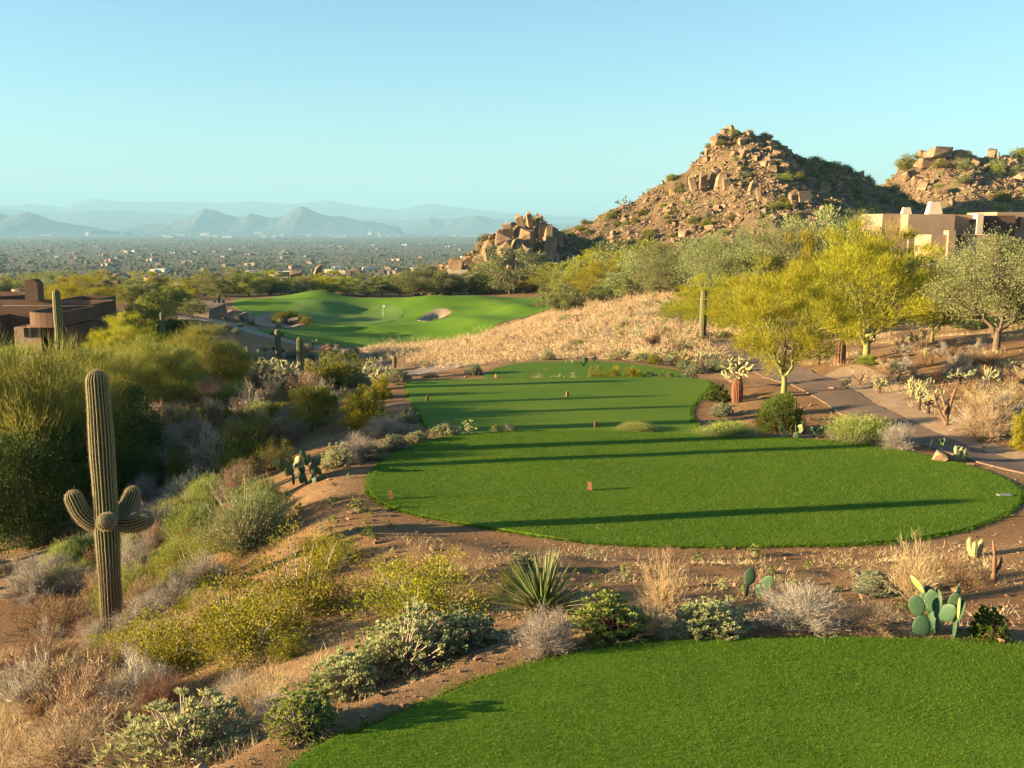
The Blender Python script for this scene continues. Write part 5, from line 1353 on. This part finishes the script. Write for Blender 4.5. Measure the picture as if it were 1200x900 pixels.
for i, (px, w, t, key, nm, lab) in enumerate([(652, 34, 432, 'silver_bush', 'brittlebush', 'whitish low bush between the second and third tee'), (674, 20, 436, 'silver_bush', 'brittlebush', 'tiny pale bush left of the olive bush in the row at the third tee'), (697, 30, 426, 'olive_bush', 'olive_bush', 'olive bush in the row in front of the third tee'), (718, 28, 424, 'golden_bush', 'golden_bush', 'golden bush in the middle of the row at the third tee'), (741, 28, 422, 'golden_bush', 'golden_bush', 'taller golden green bush at the right of the row at the third tee'),
        (762, 24, 432, 'blue_bush', 'brittlebush', 'blue green bush right of the golden bushes at the third tee'), (783, 28, 430, 'pale_bush', 'brittlebush', 'pale green bush at the right end of the row at the third tee'), (806, 30, 429, 'blue_bush', 'brittlebush', 'dark low bush behind the right corner of the second tee'), (630, 22, 437, 'dry_bush', 'dry_bush', 'small dry tuft at the left end of the row at the third tee')]):
    place(key, nm, px, 0, w * 1.1, t, lab, BU, Y=41.2, var=i % 2)
place('dry_bush', 'dry_bush', 197, 547, 72, 497, 'sunlit straw coloured bush in the middle of the left wash', BU, var=0)
place('dry_bush', 'dry_bush', 165, 515, 100, 470, 'shaded grey bush above the sunlit straw bush', BU, var=4)
place('dry_bush', 'dry_bush', 115, 505, 60, 478, 'straw tipped bush at the foot of the green shrubs on the left', BU, var=0)
place('dry_bush', 'dry_bush', 225, 520, 66, 485, 'grey brown bush right of the sunlit straw bush', BU, var=1)
place('dry_bush', 'dry_bush', 215, 605, 84, 550, 'ash grey bush by the narrow wash above the red flowered bush', BU, var=1)
place('dry_bush', 'dry_bush', 30, 645, 80, 608, 'dark shaded dry bush at the left edge below the big shrubs', BU, var=1)
place('dry_bush', 'dry_bush', 78, 628, 60, 598, 'shaded grey bush left of the saguaro arm', BU, var=4)
place('dry_bush', 'dry_bush', 245, 470, 60, 440, 'brown tan bush under the far yellow shrubs', BU, var=3)
place('golden_bush', 'golden_bush', 232, 455, 34, 430, 'small green gold bush at the right foot of the yellow shrubs', BU, var=1)
# big shrubs and trees on the left
for key, px, w, top, Y, lab, v in [
    ('palo_shrub', 35, 200, 398, 29, 'largest light green shrub at the left behind the saguaro', 0), ('palo_shrub', -45, 170, 392, 31, 'light green shrub cut by the left edge', 1), ('palo_shrub', 105, 120, 420, 34, 'light green shrub directly behind the saguaro top', 2),
    ('dark_shrub', 140, 84, 445, 31, 'dark green shrub right of the saguaro top', 0), ('dark_shrub', 25, 120, 500, 26, 'dark shaded shrub low at the left edge', 1), ('dark_shrub', 148, 80, 520, 28.5, 'dark shaded shrub right of the saguaro trunk', 1), ('dark_shrub', 75, 110, 492, 27.5, 'dark shaded shrub left of the saguaro trunk', 0),  # low dark shrubs stand for shaded crowns, shade put into leaf colour
    ('palo_shrub', 172, 110, 398, 42, 'yellow green shrub right of the saguaro top', 1), ('palo_shrub', 140, 90, 408, 39, 'yellow green shrub left of the pair behind the saguaro', 0), ('palo_shrub', 240, 96, 388, 50, 'yellow green shrub nearest the cholla patch', 2), ('palo_shrub', 205, 70, 402, 46, 'low yellow green shrub in the middle of the far pair', 0), ('palo_shrub', 275, 40, 405, 52, 'small yellow green shrub at the right end of the left shrubs', 1),
    ('palo_shrub', 25, 110, 412, 44, 'yellow green shrub in front of the brown adobe house', 2), ('palo_shrub', 85, 70, 428, 46, 'low yellow green shrub right of the slim saguaro', 1),
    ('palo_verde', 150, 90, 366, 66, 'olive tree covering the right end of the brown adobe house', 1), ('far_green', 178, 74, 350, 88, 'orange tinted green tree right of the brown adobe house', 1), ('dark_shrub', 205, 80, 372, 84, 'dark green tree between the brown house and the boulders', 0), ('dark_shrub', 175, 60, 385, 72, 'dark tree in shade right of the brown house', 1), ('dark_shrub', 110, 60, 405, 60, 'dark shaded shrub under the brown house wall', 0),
    ('palo_verde', 100, 95, 321, 128, 'olive yellow tree behind the roof of the brown adobe house', 2), ('far_green', 62, 60, 330, 150, 'grey green tree behind the chimney of the brown house', 0), ('far_green', 190, 50, 340, 130, 'green tree in front of the round tower house', 1), ('far_green', 228, 40, 350, 150, 'grey tree left of the thin saguaros', 2)]:
    place(key, 'desert_tree' if key in ('palo_verde', 'far_green') else 'desert_shrub', px, 0, w, top, lab, TR if key in ('palo_verde', 'far_green') else BU, Y=Y, var=v)
# tree line behind the green: one after another from left to right
row = [(245, 50, 325, 230, 1), (268, 50, 315, 225, 0), (296, 56, 318, 225, 1), (322, 44, 318, 232, 3), (345, 50, 326, 230, 0), (368, 34, 322, 240, 1), (392, 40, 318, 236, 3), (410, 44, 325, 232, 1), (432, 44, 322, 238, 0), (450, 36, 324, 236, 1), (470, 40, 322, 240, 3), (497, 66, 309, 228, 2), (528, 46, 318, 232, 2), (552, 40, 320, 240, 0),
       (575, 50, 306, 236, 1), (598, 80, 292, 224, 0), (628, 44, 312, 226, 3), (648, 50, 308, 215, 1), (675, 60, 305, 205, 0), (700, 56, 300, 200, 1), (722, 56, 296, 196, 3)]
side = ['', ' with a pale sunlit side', ' with a dark shaded side', ' with a yellow tint']
ordw = 'first second third fourth fifth sixth seventh eighth ninth tenth eleventh twelfth thirteenth fourteenth fifteenth sixteenth seventeenth eighteenth nineteenth twentieth twenty-first'.split()
for i, (px, w, top, Y, v) in enumerate(row):
    place('ironwood' if v == 2 else 'far_green', 'desert_tree', px, 0, w * 1.15, top, '%s tree from the left in the row behind the green' % ordw[i], TR, 'trees in the row behind the green', Y=Y, var={2: i % 3}.get(v, v))
for i in range(46):   # lower trees that fill the row behind the green
    px = 205 + i * 11.5 + random.uniform(-4, 4); Y = random.uniform(228, 300); w = random.uniform(26, 46)
    place('far_green', 'desert_tree', px, 0, w, 322 + random.uniform(0, 12), 'small tree in the belt of trees beyond the green', TR, 'belt of small trees beyond the green', Y=Y)
for i in range(60):
    Y = random.uniform(150, 330); px = random.uniform(-80, 240); w = random.uniform(4, 8) / Y * F
    if Y < 200 and px < 150 or (px > 225 and Y < 200): Y += 100
    z = H(X(px, Y), Y); h = random.uniform(3.5, 5.5)
    put('far_green', 'desert_tree', X(px, Y), Y, w * Y / F, h, 'low desert tree in the belt left of the green', TR, 'belt of trees left of the green', z=z)
# trees at the right
for key, px, w, top, Y, lab, v in [
    ('palo_verde', 918, 150, 306, 34.8, 'yellow palo verde with a forked trunk standing beside the cart path', 0), ('palo_verde', 1012, 190, 262, 45, 'largest yellow palo verde behind the cart path', 1), ('palo_verde', 880, 130, 318, 62, 'yellow green palo verde right of the lone saguaro', 2),
    ('palo_verde', 838, 110, 322, 74, 'yellow green palo verde behind the lone saguaro', 1), ('palo_verde', 1090, 90, 312, 48, 'dark yellow palo verde right of the largest one', 2), ('mesquite', 1165, 165, 268, 40.5, 'pale grey green mesquite tree with a leaning trunk at the right edge', 0), ('mesquite', 1250, 130, 275, 44, 'grey green mesquite cut by the right edge', 1),
    ('mesquite', 1130, 90, 300, 62, 'grey green mesquite behind the pale one', 2), ('dark_shrub', 1150, 110, 372, 55, 'dark shrub in the shade under the pale mesquite', 0),
    ('mesquite', 790, 100, 296, 112, 'grey green tree on the crest of the golden slope', 0), ('ironwood', 770, 60, 290, 116, 'rounded green tree with a dark trunk on the crest of the golden slope', 1), ('far_green', 738, 70, 300, 122, 'grey green tree left of the rounded green tree', 0), ('palo_verde', 705, 80, 305, 140, 'yellow green tree at the top left of the golden slope', 0), ('far_green', 672, 60, 308, 150, 'light green tree above the tip of the fairway', 1),
    ('mesquite', 845, 120, 266, 104, 'tall pale tree below the peaked hill', 1), ('mesquite', 905, 110, 258, 100, 'pale grey green tree below the right shoulder of the hill', 2), ('ironwood', 870, 90, 285, 92, 'green tree in front of the tall pale trees', 0), ('far_green', 955, 100, 252, 108, 'pale yellow tree left of the tan adobe house', 0), ('mesquite', 990, 80, 246, 112, 'grey tree touching the left wall of the tan adobe house', 0),
    ('palo_verde', 1010, 90, 272, 95, 'yellow tree below the left wall of the tan adobe house', 1), ('far_green', 1050, 50, 292, 96, 'dark green tree in front of the tan adobe house', 2), ('far_green', 1075, 60, 288, 100, 'green shrub below the doors of the tan adobe house', 3), ('far_green', 805, 80, 282, 132, 'grey tree at the foot of the peaked hill', 2), ('far_green', 935, 70, 275, 90, 'yellow green tree between the palo verdes and the hill', 3),
    ('far_green', 760, 80, 282, 150, 'yellow green tree at the left foot of the peaked hill', 1), ('far_green', 720, 70, 288, 158, 'pale tree left of the hill foot', 0), ('far_green', 690, 60, 296, 165, 'green tree at the lowest left foot of the hill', 3), ('palo_shrub', 975, 90, 330, 70, 'low yellow shrub behind the largest palo verde', 0), ('palo_shrub', 800, 60, 352, 84, 'low yellow shrub beside the lone saguaro', 1)]:
    place(key, 'mesquite_tree' if key == 'mesquite' else 'desert_shrub' if 'shrub' in key else 'palo_verde_tree' if key == 'palo_verde' else 'desert_tree', px, 0, w, top, lab, BU if 'shrub' in key else TR, Y=Y, var=v)
for i in range(60):
    px = random.uniform(655, 1190); Y = random.uniform(125, 215); x = X(px, Y)
    put('far_green', 'desert_tree', x, Y, random.uniform(4, 7.5), random.uniform(3, 5), 'desert tree in the dense belt at the foot of the rocky hills', TR, 'belt of trees at the foot of the hills', z=H(x, Y))
# shrubs on the hills
rg2 = np.random.default_rng(33)
for k, n, sp, lab, grp, a, b in ((0, 230, (655, 1080), 'green shrub growing between rocks on the peaked hill', 'shrubs on the peaked hill', 1.8, 4.2), (1, 130, (1010, 1330), 'green shrub growing on the hill behind the adobe house', 'shrubs on the hill behind the house', 3, 7), (2, 34, (560, 760), 'green shrub between the rocks of the low outcrop', 'shrubs on the low outcrop', 2.5, 5.5)):
    Xs, Ds = hill_points(n, k, rg2, 1.0, sp)
    for x, y in zip(Xs, Ds):
        s = rg2.uniform(a, b); put('scrub', 'hill_shrub', x, y, s, s * rg2.uniform(.5, .75), lab, BU, grp, z=H(x, y))
# right side plants
place('cholla', 'cholla_cactus', 866, 458, 46, 417, 'large pale yellow cholla beside the second tee', CA, var=0)
place('green_bush', 'leafy_bush', 841, 472, 34, 446, 'green bush left of the barrel cactus', BU, var=1)
place('blue_bush', 'brittlebush', 848, 490, 34, 466, 'blue grey bush below the barrel cactus', BU, var=0)
place('green_tuft', 'grass_bush', 858, 514, 72, 490, 'long low green and straw bush at the back edge of the middle tee', BU, var=1)
place('round_bush', 'round_bush', 919, 508, 64, 458, 'round dark green bush with a brown skirt behind the middle tee', BU, var=0)
place('green_tuft', 'grass_bush', 1010, 522, 90, 482, 'long grassy green bush behind the right part of the middle tee', BU, var=0)
place('dry_bush', 'dry_bush', 1055, 530, 50, 492, 'dark bare bush at the right end of the grassy green bush', BU, var=4)
place('blue_bush', 'brittlebush', 868, 436, 30, 428, 'blue green mound behind the second tee right corner', BU, var=1)
for i, (px, b, w, t, v, lab) in enumerate([(1053, 449, 24, 420, 0, 'pale yellow cholla on the red slope under the palo verdes'), (1079, 482, 30, 440, 1, 'bright yellow cholla nearest the cart path'), (1090, 487, 34, 452, 1, 'wide yellow cholla right of the bright one'), (1068, 462, 18, 444, 0, 'small yellow cholla uphill of the bright one'), (993, 458, 14, 441, 0, 'tiny pale cholla by the bend of the cart path'), (1031, 463, 22, 443, 1, 'thin yellow cholla on the bank above the cart path'), (1124, 455, 42, 429, 2, 'silver green cholla in the middle of the right slope'), (1160, 458, 26, 426, 2, 'silver cholla with a dark trunk on the right slope'), (1192, 438, 36, 420, 2, 'silver cholla at the right edge of the slope'), (1085, 428, 16, 406, 0, 'small yellow cholla below the dark palo verde'), (1072, 410, 30, 385, 2, 'dark cholla in the shade right of the largest palo verde'), (1140, 440, 20, 424, 2, 'little silver cholla between the two silver ones'), (958, 428, 30, 408, 0, 'yellow cholla beside the brown dead trunk')]):
    place('cholla', 'cholla_cactus', px, b, w, t, lab, CA, var=v)
place('dry_bush', 'dry_bush', 1140, 432, 44, 405, 'brown dry bush under the pale mesquite', BU, var=0)
place('dry_bush', 'dry_bush', 1160, 520, 84, 462, 'wide golden dry bush on the lower right slope', BU, var=0)
place('straw_tuft', 'straw_grass', 1185, 478, 60, 448, 'golden grass above the wide golden dry bush', 'grass', var=1)
place('straw_tuft', 'straw_grass', 1150, 490, 60, 450, 'straw grass right of the dead cholla', 'grass', var=0)
place('golden_bush', 'golden_bush', 1204, 530, 36, 468, 'dark golden bush cut by the right edge above the path', BU, var=0)
place('weed', 'weed', 1158, 520, 20, 505, 'bright green weed below the wide golden dry bush', 'weed', var=1)
place('palo_shrub', 'desert_shrub', 1014, 440, 26, 415, 'small green shoot at the foot of the largest palo verde', BU, Y=42, var=0)

for i, (dx, Y) in enumerate([(-15.5, 20.4), (-19, 21.3), (-19, 26.3), (-24, 30.3), (-26, 33.6), (-21, 23.4), (-23, 28.2)]):
    saguaro(600 + dx / Y * F, 450 - F * math.tan(math.atan((-.6 + .25 * (i % 3)) / Y) + PITCH), (430 + 160 * (i % 3)) / Y, 'tall saguaro beyond the left picture edge', Y=Y, ribs=14, group='saguaros beyond the left picture edge')
# scattered repeats that nothing tells apart
def on_lawn(x, y, m=.3):
    xs, ys = np.array([x]), np.array([y])
    for P in (FRONT, MID, SECOND, THIRD, GREEN, CARTP):
        if sdf_poly(xs, ys, P)[0] < m: return True
    return False
CARTP = ribbon(cart, [2.6] * len(cart))
def scatter(n, x0, x1, y0, y1, key, name, w0, w1, asp, label, cat, group, dark=None, poly=None, dens=None):
    c = 0; k = 0
    while c < n and k < n * 20:
        k += 1; px, py = random.uniform(x0, x1), random.uniform(y0, y1)
        if poly is not None and sdf_poly(np.array([px]), np.array([py]), poly)[0] > 0: continue
        p = at(px, py)
        if p[1] > 185 or on_lawn(p[0], p[1]) or sdf_poly(np.array([p[0]]), np.array([p[1]]), WASH)[0] < .2: continue
        w = random.uniform(w0, w1); put(key, name, p[0], p[1], w, w * random.uniform(*asp), label, cat, group, z=p[2]); c += 1
L1 = np.array([(150, 480), (230, 450), (300, 410), (440, 405), (450, 440), (390, 460), (380, 500), (300, 540), (240, 560), (160, 570)], float)
scatter(140, 150, 450, 405, 570, 'dry_far', 'bursage_bush', .9, 2.0, (.45, .7), 'small dry bursage bush on the left desert bank', BU, 'dry bushes on the left bank', poly=L1)
scatter(34, 280, 450, 405, 470, 'cholla', 'cholla_cactus', .8, 1.5, (.7, 1.0), 'silver cholla in the patch around the two short saguaros', CA, 'chollas around the two short saguaros')
scatter(26, 300, 420, 400, 470, 'blue_bush', 'brittlebush', .9, 1.6, (.5, .65), 'blue grey mound in the patch around the two short saguaros', BU, 'grey mounds around the two short saguaros')
scatter(26, 0, 170, 660, 860, 'dry_far', 'dry_bush', .5, 1.1, (.5, .8), 'brown dry brush below the saguaro', BU, 'dry brush below the saguaro')
scatter(34, 1000, 1200, 400, 500, 'dry_far', 'dry_bush', .5, 1.3, (.5, .8), 'small dry bush on the red slope at the right', BU, 'dry bushes on the right slope')
scatter(20, 660, 860, 350, 430, 'cholla', 'cholla_cactus', .7, 1.3, (.7, 1.0), 'small cholla among the golden grass of the slope', CA, 'chollas in the golden grass')
scatter(20, 640, 860, 350, 430, 'blue_bush', 'brittlebush', .7, 1.4, (.5, .7), 'grey green bush among the golden grass of the slope', BU, 'grey green bushes in the golden grass')
scatter(40, 640, 860, 350, 430, 'silver_bush', 'brittlebush', .8, 1.7, (.5, .7), 'pale straw green bush on the golden slope', BU, 'pale bushes on the golden slope')
scatter(60, 470, 860, 350, 430, 'dry_far', 'bursage_bush', .8, 1.8, (.6, .85), 'rounded tan dry bush on the golden slope', BU, 'dry bushes on the golden slope', poly=np.array([(470, 425), (560, 402), (640, 375), (760, 345), (860, 400), (800, 430), (640, 418)], float))
scatter(12, 800, 870, 425, 440, 'blue_bush', 'brittlebush', .7, 1.2, (.5, .7), 'low bush along the right edge of the second tee', BU, 'low bushes by the second tee')
scatter(30, 600, 1180, 660, 742, 'weed', 'weed', .10, .22, (.7, 1.1), 'tiny seedling on the soil between the near tees', 'weed', 'seedlings between the near tees')
scatter(26, 380, 470, 560, 700, 'weed', 'weed', .10, .2, (.7, 1.1), 'tiny seedling on the bare left bank', 'weed', 'seedlings on the left bank')
scatter(24, 200, 330, 380, 400, 'blue_bush', 'brittlebush', 1.0, 2.2, (.5, .7), 'low grey bush between the shrubs and the dirt apron of the green', BU, 'grey bushes by the dirt apron')
scatter(10, 325, 362, 366, 380, 'olive_bush', 'dark_shrub', 2.2, 4.0, (.5, .7), 'low dark shrub in front of the left bunker', BU, 'dark shrubs by the left bunker')

L2 = np.array([(0, 590), (150, 560), (250, 520), (330, 540), (330, 600), (240, 690), (170, 740), (60, 690), (0, 640)], float)
scatter(26, 0, 330, 520, 740, 'green_tuft', 'green_shrub', .8, 1.5, (.5, .8), 'olive green shrub among the grey brush along the wash', BU, 'green shrubs along the wash', poly=L2)
scatter(50, 0, 330, 520, 740, 'dry_bush', 'dry_bush', .7, 1.3, (.5, .8), 'ash grey bush among the brush along the wash', BU, 'grey bushes along the wash', poly=L2)
def hill_scrub():
    rg = np.random.default_rng(71); xs, ys = [], []
    for k, n, sp in ((0, 2600, (640, 1100)), (1, 1800, (1000, 1330)), (2, 700, (520, 760))):
        a, b = hill_points(n, k, rg, 1.15, sp); xs.append(a); ys.append(b)
    x, y = np.concatenate(xs), np.concatenate(ys); kk = vnoise(x / 14, y / 14, 201) > .45; x, y = x[kk], y[kk]; m = len(x); z = height(x, y); s = .8 * rg.lognormal(0, .4, m); per = 26
    D = unit(rg.normal(size=(m * per, 3))); D[:, 2] = np.abs(D[:, 2]); P = np.repeat(np.c_[x, y, z], per, 0) + D * np.repeat(s, per)[:, None] * rg.uniform(.2, .9, (m * per, 1)) * [1, 1, .8]
    V, Q, T = leaf_arrays(P, D + rg.normal(size=D.shape) * .5, np.repeat(s, per) * .45, np.repeat(s, per) * .16, rg, 'leaf')
    o = obj('hill_scrub', MB().add(V, Q, T).mesh('hill_scrub'), M_IRON); o['kind'] = 'stuff'; o['label'] = 'low scrub spread over the rocky hills'
hill_scrub()
scatter(22, 130, 420, 640, 800, 'creosote', 'creosote_bush', .5, 1.0, (.5, .8), 'small yellow green creosote on the lower left slope', BU, 'small creosotes on the lower left slope')
scatter(30, 0, 330, 680, 880, 'dry_bush', 'dry_bush', .4, .8, (.5, .8), 'straw coloured dry plant on the lower left slope', BU, 'dry plants on the lower left slope')
scatter(45, 640, 860, 345, 430, 'olive_bush', 'olive_bush', .6, 1.3, (.5, .75), 'small dark olive bush on the golden slope', BU, 'olive bushes on the golden slope')
scatter(34, 220, 400, 440, 570, 'green_tuft', 'green_shrub', .7, 1.5, (.5, .8), 'olive green shrub between the left shrubs and the tees', BU, 'green shrubs on the left bank', poly=np.array([(230, 460), (300, 430), (395, 440), (385, 480), (330, 530), (260, 560)], float))
# golden grass of the slope: too many tufts to count
def golden():
    rg = np.random.default_rng(5); lo, hi = GOLD.min(0) - 2, GOLD.max(0) + 2; n = 20000
    x, y = rg.uniform(lo[0], hi[0], n), rg.uniform(lo[1], hi[1], n); d = sdf_poly(x, y, GOLD)
    k = (d < rg.uniform(-2, 2, n)) & (vnoise(x / 1.5, y / 1.5, 3) + .3 * vnoise(x / 6, y / 6, 4) > .46)
    for P in (THIRD, SECOND, MID, GREEN, CARTP): k &= sdf_poly(x, y, P) > .4
    x, y = x[k], y[k]; m = len(x); z = height(x, y)
    s = .52 * rg.lognormal(0, .45, m); per = 70; tot = m * per
    a = rg.uniform(0, 6.28, tot); e = np.arcsin(rg.uniform(.1, 1, tot)); D = np.c_[np.cos(a) * np.cos(e), np.sin(a) * np.cos(e), np.sin(e)]
    ss = np.repeat(s, per); P = np.repeat(np.c_[x, y, z], per, 0) + D * (ss * rg.uniform(.45, .95, tot))[:, None] * [1, 1, .75]
    V, Q, T = leaf_arrays(P, D + rg.normal(size=D.shape) * .8 + [0, 0, .1], ss * .32, .03, rg, 'twig')
    o = obj('dry_grass', MB().add(V, Q, T).mesh('dry_grass'), M_STRAW2); o['kind'] = 'stuff'; o['label'] = 'golden dry grass covering the slope beyond the tees'
M_STRAW2 = foliage_mat('golden_grass', [(.33, .225, .11), (.47, .345, .19), (.60, .47, .28)], .25)
golden()
def litter(n, x0, x1, y0, y1, L, Wd, seed, label, ok):
    rg = np.random.default_rng(seed); x, y = rg.uniform(x0, x1, n), rg.uniform(y0, y1, n); k = ok(x, y)
    for P in (FRONT, MID, SECOND, THIRD, CARTP, WASH): k &= sdf_poly(x, y, P) > .25
    x, y = x[k], y[k]; m = len(x); D = rg.normal(size=(m, 3)) * [.6, .6, .2] + [0, 0, .75]
    V, Q, T = leaf_arrays(np.c_[x, y, height(x, y)], D, L * rg.uniform(.4, 1.3, m), Wd, rg, 'twig'); o = obj('dry_grass', MB().add(V, Q, T).mesh('dry_grass'), M_STRAW2); o['kind'] = 'stuff'; o['label'] = label
litter(90000, -9, -2, 7, 16, .16, .005, 3, 'thin straw grass on the lower left slope', lambda x, y: (vnoise(x / .8, y / .8, 6) > .45) & (x < -1.2 - (y - 7) * .25))
litter(30000, -9, 8, 8, 17, .12, .006, 8, 'dry stems lying on the soil between the tees', lambda x, y: vnoise(x / .5, y / .5, 12) > .55)
scatter(60, 150, 400, 440, 600, 'olive_bush', 'olive_bush', .6, 1.5, (.45, .7), 'small olive bush among the dry brush of the left bank', BU, 'olive bushes on the left bank', poly=np.array([(150, 560), (150, 480), (300, 430), (400, 430), (380, 470), (300, 540), (230, 600)], float))
litter(60000, -30, -8, 25, 80, .28, .014, 4, 'dry grass on the left desert bank', lambda x, y: vnoise(x / 2, y / 2, 7) > .5)
litter(40000, 12, 34, 26, 60, .25, .012, 5, 'dry grass on the red slope at the right', lambda x, y: vnoise(x / 1.6, y / 1.6, 8) > .55)
